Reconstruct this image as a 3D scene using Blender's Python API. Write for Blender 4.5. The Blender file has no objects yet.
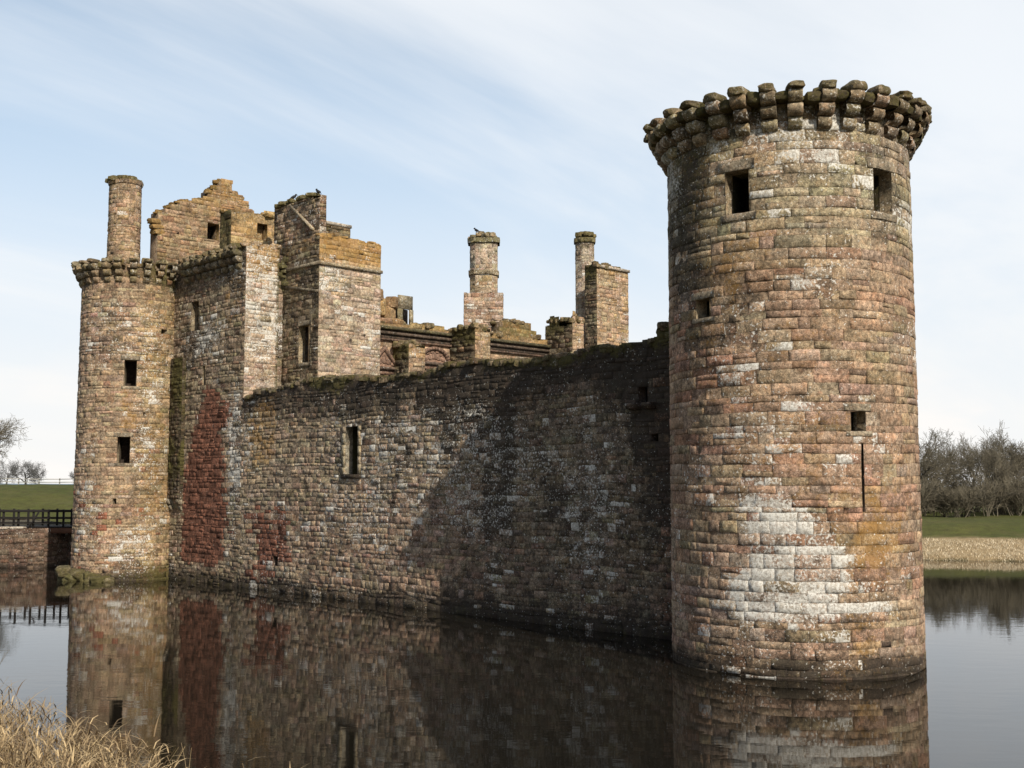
import bpy, math, random
import numpy as np
from mathutils import Vector, noise as mnoise

R = math.radians
scene = bpy.context.scene
col = scene.collection

# ------------------------------------------------------------------ camera, sky, sun, exposure
cam_data = bpy.data.cameras.new('camera')
cam = bpy.data.objects.new('camera', cam_data); col.objects.link(cam)
cam_data.sensor_width = 36.0
cam_data.lens = 36.0*1150/1024
cam_data.clip_end = 6000
cam.location = (0, 0, 5.1)
cam.rotation_euler = (R(90)+math.atan(102/1150), 0, 0)
scene.camera = cam

SUN_AZ, SUN_EL = R(29), R(36)          # azimuth to the right of the direction straight behind the camera
SDIR = Vector((math.sin(SUN_AZ)*math.cos(SUN_EL), -math.cos(SUN_AZ)*math.cos(SUN_EL), math.sin(SUN_EL)))
sun_data = bpy.data.lights.new('sun', 'SUN')
sun_data.energy = 5.0; sun_data.angle = R(0.5); sun_data.color = (1.0, 0.92, 0.79)
sun = bpy.data.objects.new('sun', sun_data); col.objects.link(sun)
sun.rotation_euler = (-SDIR).to_track_quat('-Z', 'Y').to_euler()
sun.location = (20, -20, 40)

world = bpy.data.worlds.new('World'); scene.world = world
world.use_nodes = True
wt = world.node_tree; wt.nodes.clear()
def WN(t, **k):
    n = wt.nodes.new(t)
    for a, b in k.items(): setattr(n, a, b)
    return n
w_out = WN('ShaderNodeOutputWorld'); w_bg = WN('ShaderNodeBackground')
w_bg.inputs['Strength'].default_value = 0.09
sky = WN('ShaderNodeTexSky'); sky.sky_type = 'NISHITA'; sky.sun_disc = False
sky.sun_elevation = SUN_EL; sky.sun_rotation = R(180)-SUN_AZ
sky.air_density = 1.0; sky.dust_density = 1.2; sky.ozone_density = 1.0
tc = WN('ShaderNodeTexCoord')
sep = WN('ShaderNodeSeparateXYZ'); wt.links.new(tc.outputs['Generated'], sep.inputs[0])
# clouds laid on a flat layer overhead: direction / height
hz = WN('ShaderNodeMath', operation='MAXIMUM'); hz.inputs[1].default_value = 0.0
wt.links.new(sep.outputs['Z'], hz.inputs[0])
hz2 = WN('ShaderNodeMath', operation='ADD'); hz2.inputs[1].default_value = 0.16
wt.links.new(hz.outputs[0], hz2.inputs[0])
dv = WN('ShaderNodeVectorMath', operation='DIVIDE')
cmb = WN('ShaderNodeCombineXYZ')
for i in range(3): wt.links.new(hz2.outputs[0], cmb.inputs[i])
wt.links.new(tc.outputs['Generated'], dv.inputs[0]); wt.links.new(cmb.outputs[0], dv.inputs[1])
mp = WN('ShaderNodeMapping'); mp.vector_type = 'TEXTURE'; mp.inputs['Rotation'].default_value = (0, 0, R(52)); mp.inputs['Scale'].default_value = (3.0, 1.15, 1.0)
mp.inputs['Location'].default_value = (1.3, 0.4, 0)
wt.links.new(dv.outputs[0], mp.inputs[0])
cn = WN('ShaderNodeTexNoise'); cn.inputs['Scale'].default_value = 1.1; cn.inputs['Detail'].default_value = 7; cn.inputs['Roughness'].default_value = 0.55; cn.inputs['Distortion'].default_value = 0.5
wt.links.new(mp.outputs[0], cn.inputs['Vector'])
cr = WN('ShaderNodeMapRange'); cr.interpolation_type = 'SMOOTHSTEP'
cr.inputs['From Min'].default_value = 0.38; cr.inputs['From Max'].default_value = 0.68; cr.inputs['To Max'].default_value = 0.8
wt.links.new(cn.outputs['Fac'], cr.inputs['Value'])
# low cumulus near the horizon
cmap = WN('ShaderNodeMapping'); cmap.inputs['Scale'].default_value = (9, 9, 24)
wt.links.new(tc.outputs['Generated'], cmap.inputs[0])
cu = WN('ShaderNodeTexNoise'); cu.inputs['Scale'].default_value = 1.0; cu.inputs['Detail'].default_value = 5; cu.inputs['Roughness'].default_value = 0.5
wt.links.new(cmap.outputs[0], cu.inputs['Vector'])
cur = WN('ShaderNodeMapRange'); cur.interpolation_type = 'SMOOTHSTEP'
cur.inputs['From Min'].default_value = 0.48; cur.inputs['From Max'].default_value = 0.66
wt.links.new(cu.outputs['Fac'], cur.inputs['Value'])
cuh = WN('ShaderNodeMapRange'); cuh.interpolation_type = 'SMOOTHSTEP'
cuh.inputs['From Min'].default_value = 0.02; cuh.inputs['From Max'].default_value = 0.13
cuh.inputs['To Min'].default_value = 1.0; cuh.inputs['To Max'].default_value = 0.0
wt.links.new(sep.outputs['Z'], cuh.inputs['Value'])
cum = WN('ShaderNodeMath', operation='MULTIPLY'); wt.links.new(cur.outputs[0], cum.inputs[0]); wt.links.new(cuh.outputs[0], cum.inputs[1])
# veil: whiter towards the horizon
veil = WN('ShaderNodeMapRange'); veil.interpolation_type = 'SMOOTHSTEP'
veil.inputs['From Min'].default_value = 0.0; veil.inputs['From Max'].default_value = 0.75
veil.inputs['To Min'].default_value = 0.92; veil.inputs['To Max'].default_value = 0.12
wt.links.new(sep.outputs['Z'], veil.inputs['Value'])
mix1 = WN('ShaderNodeMixRGB'); mix1.inputs['Color2'].default_value = (7.5, 9.6, 11.9, 1)
# haze kept to the sky ahead; unseen sunward half cleared to weaken the fill
ns_ = WN('ShaderNodeMapRange'); ns_.interpolation_type = 'SMOOTHSTEP'
ns_.inputs['From Min'].default_value = -0.55; ns_.inputs['From Max'].default_value = 0.55; ns_.inputs['To Min'].default_value = 0.08
wt.links.new(sep.outputs['Y'], ns_.inputs['Value'])
vm = WN('ShaderNodeMath', operation='MULTIPLY'); wt.links.new(veil.outputs[0], vm.inputs[0]); wt.links.new(ns_.outputs[0], vm.inputs[1])
wt.links.new(vm.outputs[0], mix1.inputs['Fac']); wt.links.new(sky.outputs[0], mix1.inputs['Color1'])
mix2 = WN('ShaderNodeMixRGB'); mix2.inputs['Color2'].default_value = (11.4, 11.0, 10.6, 1)
mixc = WN('ShaderNodeMixRGB'); mixc.inputs['Color2'].default_value = (11.0, 11.2, 11.4, 1)
cm2 = WN('ShaderNodeMath', operation='MULTIPLY'); wt.links.new(cr.outputs[0], cm2.inputs[0]); wt.links.new(ns_.outputs[0], cm2.inputs[1]); wt.links.new(cm2.outputs[0], mixc.inputs['Fac']); wt.links.new(mix1.outputs[0], mixc.inputs['Color1'])
# pale band just over the horizon
hb = WN('ShaderNodeMapRange'); hb.interpolation_type = 'SMOOTHSTEP'
hb.inputs['From Min'].default_value = 0.0; hb.inputs['From Max'].default_value = 0.34; hb.inputs['To Min'].default_value = 0.8; hb.inputs['To Max'].default_value = 0.0
wt.links.new(sep.outputs['Z'], hb.inputs['Value'])
mixh = WN('ShaderNodeMixRGB'); mixh.inputs['Color2'].default_value = (11.2, 10.85, 10.3, 1)
hm2 = WN('ShaderNodeMath', operation='MULTIPLY'); wt.links.new(hb.outputs[0], hm2.inputs[0]); wt.links.new(ns_.outputs[0], hm2.inputs[1]); wt.links.new(hm2.outputs[0], mixh.inputs['Fac']); wt.links.new(mixc.outputs[0], mixh.inputs['Color1'])
wt.links.new(cum.outputs[0], mix2.inputs['Fac']); wt.links.new(mixh.outputs[0], mix2.inputs['Color1'])
wt.links.new(mix2.outputs[0], w_bg.inputs['Color'])
wt.links.new(w_bg.outputs[0], w_out.inputs['Surface'])

scene.view_settings.view_transform = 'Standard'
scene.view_settings.look = 'None'
scene.view_settings.exposure = 0.0
scene.view_settings.gamma = 1.0
scene.view_settings.use_curve_mapping = False
scene.render.engine = 'CYCLES'

# ------------------------------------------------------------------ frame of the castle: s along the curtain wall, v inwards
A = np.array([-18.083, 63.337]); U = np.array([0.69073, -0.72312]); N = np.array([-0.72312, -0.69073])
def SV(s, v):
    p = A + U*s - N*v
    return (float(p[0]), float(p[1]))
rng = np.random.default_rng(7)
random.seed(7)

# ------------------------------------------------------------------ small numpy value noise
_tab = np.random.default_rng(99).random((256, 256))
def vnoise(x, y):
    x = np.asarray(x, float); y = np.asarray(y, float)
    xi = np.floor(x).astype(int); yi = np.floor(y).astype(int)
    fx = x-xi; fy = y-yi; fx = fx*fx*(3-2*fx); fy = fy*fy*(3-2*fy)
    a = _tab[xi & 255, yi & 255]; b = _tab[(xi+1) & 255, yi & 255]; c = _tab[xi & 255, (yi+1) & 255]; d = _tab[(xi+1) & 255, (yi+1) & 255]
    return (a*(1-fx)+b*fx)*(1-fy)+(c*(1-fx)+d*fx)*fy
def fbm(x, y, o=3):
    t = 0; amp = 1; n = 0
    for i in range(o):
        t = t+amp*vnoise(np.asarray(x)*2**i+17.3*i, np.asarray(y)*2**i+5.1*i); n += amp; amp *= .5
    return t/n
def sm(x, a, b):
    t = np.clip((np.asarray(x, float)-a)/(b-a), 0, 1); return t*t*(3-2*t)
def box(s, z, s0, s1, z0, z1, f=0.5):
    """soft, ragged-edged patch"""
    w = (fbm(s*0.9+3, z*0.9+8)-.5)*1.6
    return sm(s+w, s0-f, s0+f)*(1-sm(s+w, s1-f, s1+f))*sm(z+w, z0-f, z0+f)*(1-sm(z+w, z1-f, z1+f))

# ------------------------------------------------------------------ object helpers
def empty(name, loc, label, cat, group=None, kind=None):
    o = bpy.data.objects.new(name, None); col.objects.link(o)
    o.location = loc; o.empty_display_size = .5
    tag(o, label, cat, group, kind)
    return o
def tag(o, label=None, cat=None, group=None, kind=None):
    if label: o['label'] = label
    if cat: o['category'] = cat
    if group: o['group'] = group
    if kind: o['kind'] = kind
    return o
def origin_of(o):
    x = np.zeros(3)
    while o is not None:
        x += np.array(o.location); o = o.parent
    return x
def mesh_obj(name, V, F, mat, parent=None, cols=None, wx=None, smooth=False, loc=None):
    """V in world coordinates; stored relative to the parent (or to loc)."""
    V = np.asarray(V, float).reshape(-1, 3)
    org = origin_of(parent) if parent is not None else (np.array(loc, float) if loc is not None else np.zeros(3))
    me = bpy.data.meshes.new(name)
    F = F if isinstance(F, list) else [tuple(f) for f in F]
    nl = sum(len(f) for f in F)
    me.vertices.add(len(V)); me.vertices.foreach_set('co', (V-org).astype(np.float32).ravel())
    me.loops.add(nl); me.polygons.add(len(F))
    lens = np.fromiter((len(f) for f in F), int, len(F))
    starts = np.concatenate([[0], np.cumsum(lens)[:-1]]) if len(F) else np.zeros(0, int)
    me.loops.foreach_set('vertex_index', np.fromiter((i for f in F for i in f), np.int32, nl))
    me.polygons.foreach_set('loop_start', starts.astype(np.int32))
    me.polygons.foreach_set('loop_total', lens.astype(np.int32))
    if smooth: me.polygons.foreach_set('use_smooth', np.ones(len(F), bool))
    me.update(calc_edges=True); me.validate()
    if cols is not None:
        a = me.attributes.new('Col', 'FLOAT_COLOR', 'POINT')
        c = np.ones((len(V), 4), np.float32); c[:, :3] = cols; a.data.foreach_set('color', c.ravel())
    if wx is not None:
        a = me.attributes.new('wx', 'FLOAT_COLOR', 'POINT')
        a.data.foreach_set('color', np.asarray(wx, np.float32).ravel())
    me.materials.append(mat)
    o = bpy.data.objects.new(name, me); col.objects.link(o)
    if parent is not None: o.parent = parent
    elif loc is not None: o.location = loc
    return o

# ------------------------------------------------------------------ materials
def newmat(name):
    m = bpy.data.materials.new(name); m.use_nodes = True
    nt = m.node_tree; b = nt.nodes['Principled BSDF']
    return m, nt, b
def stone_material():
    m, nt, b = newmat('weathered_sandstone')
    L = nt.links.new
    def nd(t, **k):
        n = nt.nodes.new(t)
        for a, v in k.items(): setattr(n, a, v)
        return n
    def noise(scale, det, rough, vec):
        n = nd('ShaderNodeTexNoise'); n.inputs['Scale'].default_value = scale; n.inputs['Detail'].default_value = det; n.inputs['Roughness'].default_value = rough
        L(vec, n.inputs['Vector']); return n.outputs['Fac']
    def math_(op, a, bb):
        n = nd('ShaderNodeMath', operation=op)
        for i, x in enumerate((a, bb)):
            if isinstance(x, (int, float)): n.inputs[i].default_value = x
            else: L(x, n.inputs[i])
        return n.outputs[0]
    def ramp(v, a, bb, lo=0., hi=1.):
        n = nd('ShaderNodeMapRange'); n.interpolation_type = 'SMOOTHSTEP'
        n.inputs['From Min'].default_value = a; n.inputs['From Max'].default_value = bb
        n.inputs['To Min'].default_value = lo; n.inputs['To Max'].default_value = hi
        L(v, n.inputs['Value']); return n.outputs[0]
    def mix(f, c1, c2, mode='MIX'):
        n = nd('ShaderNodeMixRGB', blend_type=mode)
        for k, x in (('Fac', f), ('Color1', c1), ('Color2', c2)):
            if isinstance(x, (int, float)): n.inputs[k].default_value = x
            elif isinstance(x, tuple): n.inputs[k].default_value = x
            else: L(x, n.inputs[k])
        return n.outputs[0]
    co = nd('ShaderNodeTexCoord').outputs['Object']
    at = nd('ShaderNodeAttribute', attribute_name='Col'); wx = nd('ShaderNodeAttribute', attribute_name='wx')
    sp = nd('ShaderNodeSeparateColor'); L(wx.outputs['Color'], sp.inputs[0])
    n1 = noise(2.2, 6, .6, co); n2 = noise(9, 6, .7, co); n3 = noise(38, 4, .7, co)
    c = at.outputs['Color']
    v1 = ramp(n1, .28, .72, .66, 1.28); v2 = ramp(n2, .30, .70, .46, 1.50); v3 = ramp(n3, .3, .7, .54, 1.42)
    vv = math_('MULTIPLY', math_('MULTIPLY', v1, v2), v3)
    g = nd('ShaderNodeCombineColor')
    for i in range(3): L(vv, g.inputs[i])
    c = mix(1.0, c, g.outputs[0], 'MULTIPLY')
    # hue drift within the stones
    nh = noise(5.5, 4, .6, co)
    c = mix(ramp(nh, .45, .7, 0, .5), c, mix(1.0, c, (1.14, .90, .76, 1), 'MULTIPLY'))
    # dark lichen, damp, and shade painted through the same channel
    nb = noise(3.4, 8, .74, co); nb2 = noise(14, 4, .7, co)
    nbb = math_('ADD', math_('MULTIPLY', nb, .65), math_('MULTIPLY', nb2, .35))
    db = ramp(math_('ADD', math_('MULTIPLY', sp.outputs[2], .36), nbb), .58, .80)
    c = mix(math_('MULTIPLY', db, .84), c, (.034, .027, .021, 1))
    # ochre lichen
    no = math_('ADD', math_('MULTIPLY', noise(3.3, 6, .68, co), .5), math_('MULTIPLY', noise(15, 4, .7, co), .5))
    do = ramp(math_('ADD', math_('MULTIPLY', sp.outputs[1], .30), no), .62, .80)
    c = mix(math_('MULTIPLY', do, .66), c, mix(n2, (.25, .115, .022, 1), (.38, .23, .065, 1)))
    # white crustose lichen: blotches, then scattered specks
    nw = noise(4.6, 5, .62, co); nw2 = noise(15, 4, .65, co); nw3 = noise(46, 2, .6, co)
    mw = math_('ADD', math_('ADD', math_('MULTIPLY', nw, .34), math_('MULTIPLY', nw2, .36)), math_('MULTIPLY', nw3, .30))
    r2 = math_('MULTIPLY', sp.outputs[0], sp.outputs[0])
    dw = ramp(math_('ADD', math_('MULTIPLY', r2, .22), mw), .630, .672)
    c = mix(math_('MULTIPLY', dw, .80), c, mix(nw3, (.30, .28, .24, 1), (.72, .69, .62, 1)))
    ns = noise(13, 3, .55, co)
    dsp = ramp(math_('ADD', math_('MULTIPLY', sp.outputs[0], .22), ns), .705, .735)
    c = mix(math_('MULTIPLY', dsp, .85), c, (.68, .66, .60, 1))
    nk = noise(30, 3, .6, co)
    dk = ramp(math_('ADD', math_('MULTIPLY', sp.outputs[2], .12), nk), .60, .68)
    c = mix(math_('MULTIPLY', dk, .60), c, (.035, .028, .022, 1))
    # moss
    nm = math_('ADD', math_('MULTIPLY', noise(4.0, 6, .7, co), .6), math_('MULTIPLY', noise(18, 4, .7, co), .4))
    dm = ramp(math_('ADD', math_('MULTIPLY', wx.outputs['Alpha'], .42), nm), .66, .86)
    c = mix(math_('MULTIPLY', dm, .85), c, mix(n2, (.028, .026, .010, 1), (.135, .115, .034, 1)))
    L(c, b.inputs['Base Color'])
    b.inputs['Roughness'].default_value = .92
    b.inputs['Specular IOR Level'].default_value = .2
    bp = nd('ShaderNodeBump'); bp.inputs['Strength'].default_value = .8; bp.inputs['Distance'].default_value = .045
    hgt = math_('ADD', math_('MULTIPLY', n2, 1.0), math_('MULTIPLY', n3, .45))
    hgt = math_('ADD', hgt, math_('MULTIPLY', n1, .8))
    hgt = math_('ADD', hgt, math_('MULTIPLY', dm, .5))
    L(hgt, bp.inputs['Height']); L(bp.outputs[0], b.inputs['Normal'])
    return m
STONE = stone_material()

def simple(name, c1, c2, scale=8, rough=.85, bump=.3, dist=.02, aniso=None):
    m, nt, b = newmat(name)
    tcn = nt.nodes.new('ShaderNodeTexCoord'); mpn = nt.nodes.new('ShaderNodeMapping')
    if aniso: mpn.inputs['Scale'].default_value = aniso
    nt.links.new(tcn.outputs['Object'], mpn.inputs[0])
    n = nt.nodes.new('ShaderNodeTexNoise'); n.inputs['Scale'].default_value = scale; n.inputs['Detail'].default_value = 6; n.inputs['Roughness'].default_value = .65
    nt.links.new(mpn.outputs[0], n.inputs['Vector'])
    r = nt.nodes.new('ShaderNodeMapRange'); r.inputs['From Min'].default_value = .3; r.inputs['From Max'].default_value = .7
    nt.links.new(n.outputs['Fac'], r.inputs['Value'])
    mx = nt.nodes.new('ShaderNodeMixRGB'); mx.inputs['Color1'].default_value = (*c1, 1); mx.inputs['Color2'].default_value = (*c2, 1)
    nt.links.new(r.outputs[0], mx.inputs['Fac']); nt.links.new(mx.outputs[0], b.inputs['Base Color'])
    b.inputs['Roughness'].default_value = rough; b.inputs['Specular IOR Level'].default_value = .25
    bp = nt.nodes.new('ShaderNodeBump'); bp.inputs['Strength'].default_value = bump; bp.inputs['Distance'].default_value = dist
    nt.links.new(n.outputs['Fac'], bp.inputs['Height']); nt.links.new(bp.outputs[0], b.inputs['Normal'])
    return m
def attr_mat(name, rough=.8, spec=.2, transl=0.):
    m, nt, b = newmat(name)
    a = nt.nodes.new('ShaderNodeAttribute'); a.attribute_name = 'Col'
    nt.links.new(a.outputs['Color'], b.inputs['Base Color'])
    b.inputs['Roughness'].default_value = rough; b.inputs['Specular IOR Level'].default_value = spec
    return m
BARK = simple('bark_grey', (.060, .050, .040), (.13, .112, .09), 3, .95, .5, .03)
TWIG = simple('twig_brown', (.100, .086, .060), (.190, .165, .118), .8, .95, 0, .01)
TWIG_FAR = simple('twig_hazed', (.085, .083, .08), (.15, .148, .145), .8, .95, 0, .01)  # far trees: distance haze painted into the greyer twig colour
TIMBER = simple('dark_stained_timber', (.008, .007, .007), (.022, .018, .016), 12, .8, .3, .01, (1, 1, 6))
BEAM = simple('rusty_bridge_beam', (.10, .045, .025), (.17, .08, .045), 6, .85, .3)
FENCE = simple('weathered_fence_wood', (.30, .29, .27), (.42, .41, .38), 5, .9, .2)
FEATHER = simple('black_feathers', (.012, .012, .014), (.03, .03, .036), 30, .6, .1, .002)
BLADES = attr_mat('dry_blades', .75, .25)

# ------------------------------------------------------------------ masonry
class Mason:
    def __init__(self):
        self.V = []; self.F = []; self.C = []; self.X = []; self.n = 0
    def add(self, V, F, C, X):
        V = np.asarray(V, float).reshape(-1, 3); k = len(V)
        self.V.append(V); self.F += [tuple(int(i)+self.n for i in f) for f in F]
        self.C.append(np.broadcast_to(np.asarray(C, float), (k, 3))); self.X.append(np.broadcast_to(np.asarray(X, float), (k, 4)))
        self.n += k
    def build(self, name, parent=None, loc=None):
        return mesh_obj(name, np.concatenate(self.V), self.F, STONE, parent, np.concatenate(self.C), np.concatenate(self.X), loc=loc)

def courses(z0, z1, must, ch, g):
    zs = [z0]
    for a in sorted(set([m for m in must if z0 < m < z1]))+[z1]:
        if a-zs[-1] < .05: continue
        n = max(1, int(round((a-zs[-1])/ch)))
        w = g.uniform(.60, 1.5, n); w = w/w.sum()*(a-zs[-1])
        base = zs[-1]
        for c in np.cumsum(w)[:-1]: zs.append(base+c)
        zs.append(a)
    return zs

def panel(M, mapf, S0, S1, Z0, Z1, top=None, openings=(), colf=None, wxf=None, ch=.28, ln=.6, gap=.022, relief=.035, jit=.022, res=.16, thick=.8, seed=1, mortar=(.10, .082, .066), wob=.045, core_step=.4, backs=True, voids=.012):
    """coursed rubble: every stone is its own raised, uneven pillow on a recessed mortar core; mapf(s,z,d)->xyz, d outward"""
    g = np.random.default_rng(seed)
    topf = top if top is not None else (lambda s: np.full(np.shape(s), Z1))
    must = [z for o in openings for z in (o[2], o[3])]
    zs = courses(Z0, Z1, must, ch, g)
    def wv(s, z): return (vnoise(s*.45+seed*3.1, z*.35+seed)-.5)*2*wob
    for c, d in zip(zs[:-1], zs[1:]):
        zm = (c+d)/2
        blocked = sorted((o[0], o[1]) for o in openings if o[2]-.02 < zm < o[3]+.02)
        iv = []; p = S0
        for a, b in blocked:
            if a > p: iv.append((p, a))
            p = max(p, b)
        if p < S1: iv.append((p, S1))
        for a, b in iv:
            s = a
            L0 = ln*(.8+.6*(d-c)/ch*.5)
            first = True
            while s < b-.02:
                w = L0*g.uniform(.45, 1.6)
                if first: w *= g.uniform(.4, 1); first = False
                e = s+w
                if b-e < L0*.4: e = b
                sc = (s+e)/2
                if zm > float(topf(np.array(sc)))-.0: s = e; continue
                # now and then two small stones stacked in one course
                subs = [(c, d)]
                if d-c > ch*.95 and g.random() < .10:
                    q = c+(d-c)*g.uniform(.4, .6); subs = [(c, q), (q, d)]
                for (c0, d0) in subs:
                    if g.random() < voids: continue
                    gg = gap*(g.uniform(.15, .8) if g.random() < .8 else g.uniform(1.0, 1.8))
                    a0, b0, cc, dd = s+gg/2, e-gg/2, c0+gg/2, d0-gg/2
                    if b0-a0 < .03 or dd-cc < .03: continue
                    bv = min(.013, (b0-a0)*.2, (dd-cc)*.2)
                    nx = max(2, int(round((b0-a0)/res))); nz = max(2, int(round((dd-cc)/res)))
                    xs = np.concatenate([[a0], np.linspace(a0+bv, b0-bv, nx), [b0]])
                    ys = np.concatenate([[cc], np.linspace(cc+bv, dd-bv, nz), [dd]])
                    X, Y = np.meshgrid(xs, ys)
                    D = np.full(X.shape, max(.001, relief*.30))
                    h = relief+g.normal(0, jit)
                    if g.random() < .05: h -= jit*2.5
                    D[1:-1, 1:-1] = h+(vnoise(X[1:-1, 1:-1]*5+seed, Y[1:-1, 1:-1]*5)-.5)*.014+(vnoise(X[1:-1, 1:-1]*14+seed, Y[1:-1, 1:-1]*14)-.5)*.012
                    tilt = g.normal(0, .005); D[1:-1, 1:-1] += tilt*(Y[1:-1, 1:-1]-zm)/(d-c)*2
                    J = g.normal(0, .008, X.shape)+(vnoise(X*2.3+seed, Y*2.3)-.5)*.03; K = g.normal(0, .006, X.shape)+(vnoise(X*2.3, Y*2.3+seed)-.5)*.03
                    Xj = X+J; Yj = Y+K+wv(X, Y)
                    P = mapf(Xj.ravel(), Yj.ravel(), D.ravel())
                    r_, c_ = X.shape
                    idx = np.arange(r_*c_).reshape(r_, c_)
                    F = np.stack([idx[:-1, :-1], idx[:-1, 1:], idx[1:, 1:], idx[1:, :-1]], -1).reshape(-1, 4)
                    C = colf(sc, zm, g); Xw = np.array(wxf(X.ravel(), Y.ravel()), float); Xw[:, :3] *= g.uniform(.70, 1.25, 3)[None]
                    pw = float(Xw[:, 0].mean())
                    if pw < .62 and g.random() < (pw-.14)*.55: Xw[:, 0] = (.30+.85*pw)*g.uniform(.75, 1.3)+(vnoise(X.ravel()*3.1, Y.ravel()*3.1+seed)-.5)*.8; Xw[:, 2] *= .5
                    elif pw < .62: Xw[:, 0] *= .8
                    M.add(P, F, C, Xw)
                s = e
    # mortar core with the openings left out
    br = set(np.round(np.arange(S0, S1, core_step), 4)) | {S0, S1}
    for o in openings: br |= {o[0], o[1]}
    br = sorted(br)
    mc = np.array(mortar)
    for a, b in zip(br[:-1], br[1:]):
        if b-a < 1e-4: continue
        m = (a+b)/2; t = float(topf(np.array(m)))-.03
        segs = [(Z0, t)]
        for o in openings:
            if o[0]-1e-6 <= a and b <= o[1]+1e-6:
                ns = []
                for q0, q1 in segs:
                    if o[2] > q0: ns.append((q0, min(q1, o[2])))
                    if o[3] < q1: ns.append((max(q0, o[3]), q1))
                segs = [x for x in ns if x[1]-x[0] > .01]
        for q0, q1 in segs:
            zz = np.linspace(q0, q1, max(2, int((q1-q0)/.8)+1))
            n = len(zz)
            mcv = np.tile(np.array([np.mean([colf(m, q, g) for _ in range(4)], axis=0) for q in zz])*.74+mc*.12, (2, 1))
            P = mapf(np.r_[np.full(n, a), np.full(n, b)], np.r_[zz, zz]+0*wv(m, q0), np.zeros(2*n))
            F = [(i, n+i, n+i+1, i+1) for i in range(n-1)]
            M.add(P, F, mcv, wxf(np.r_[np.full(n, a), np.full(n, b)], np.r_[zz, zz]))
            if backs:
                Q = mapf(np.array([a, b, b, a, a, b, b, a]), np.array([q0, q0, q0, q0, q1, q1, q1, q1]), np.array([0, 0, -thick, -thick]*2))
                M.add(Q, [(2, 3, 7, 6), (4, 5, 6, 7), (1, 2, 6, 5), (3, 0, 4, 7), (0, 1, 2, 3)], mc*1.6, wxf(np.full(8, m), np.full(8, q1)))
    return zs

def flat(p0, p1, out=1):
    """map for a vertical plane from p0 to p1 (plan); outward is to the right of the direction"""
    p0 = np.array(p0, float); p1 = np.array(p1, float); d = (p1-p0)/np.linalg.norm(p1-p0); nn = np.array([d[1], -d[0]])*out
    def f(s, z, dd):
        s = np.asarray(s, float); z = np.asarray(z, float); dd = np.asarray(dd, float)
        q = p0[None]+d[None]*s[:, None]+nn[None]*dd[:, None]
        return np.column_stack([q, z])
    return f, float(np.linalg.norm(p1-p0))
def round_map(cx, cy, r0, r1, z0, z1):
    def f(s, z, dd):
        s = np.asarray(s, float); z = np.asarray(z, float)
        r = r0+(r1-r0)*np.clip((z-z0)/(z1-z0), 0, 1)
        ph = s/r0; rr = r+np.asarray(dd)
        return np.column_stack([cx+rr*np.sin(ph), cy-rr*np.cos(ph), z])
    return f

def prism(M, pts, z0, z1, colf, wxf, tops=None, openings=None, cap=True, seed=1, capmoss=.6, thick=.5, **k):
    """closed block on plan pts (clockwise seen from above would put outside left, so give them anticlockwise)"""
    n = len(pts)
    for i in range(n):
        f, L = flat(pts[i], pts[(i+1) % n])
        panel(M, f, 0, L, z0, z1, top=(tops[i] if tops and tops.get(i) else None), openings=(openings or {}).get(i, ()), colf=colf, wxf=wxf, seed=seed*13+i, backs=False, thick=thick, **k)
    if cap:
        P = [(p[0], p[1], z1-.03) for p in pts]
        M.add(P, [tuple(range(n))], (.12, .10, .08), (.2, .1, .3, capmoss))

def lump(M, c, size, colr, wxv, g, rz=None, sub=2):
    """an irregular loose stone: a cuboid with knocked, uneven faces"""
    n = sub+2
    t = np.linspace(-1, 1, n)
    rz = g.uniform(0, math.pi) if rz is None else rz
    ca, sa = math.cos(rz), math.sin(rz)
    V = []; F = []
    for ax in range(3):
        for sg in (-1, 1):
            b = len(V)
            for i in t:
                for j in t:
                    p = [0, 0, 0]; p[ax] = sg; p[(ax+1) % 3] = i; p[(ax+2) % 3] = j
                    V.append(p)
            for i in range(n-1):
                for j in range(n-1):
                    F.append((b+i*n+j, b+(i+1)*n+j, b+(i+1)*n+j+1, b+i*n+j+1))
    V = np.array(V, float)
    L4 = (np.abs(V)**5).sum(1, keepdims=True)**(1/5.)
    V = V/L4
    off = g.uniform(0, 50, 3)
    for q in range(3):
        V[:, q] += (vnoise(V[:, (q+1) % 3]*1.3+off[q], V[:, (q+2) % 3]*1.3+V[:, q]*.9+off[q]*2)-.5)*.42
    V = V*np.array(size)/2
    x = V[:, 0]*ca-V[:, 1]*sa; y = V[:, 0]*sa+V[:, 1]*ca
    V = np.column_stack([x+c[0], y+c[1], V[:, 2]+c[2]])
    M.add(V, F, colr, wxv)

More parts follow.
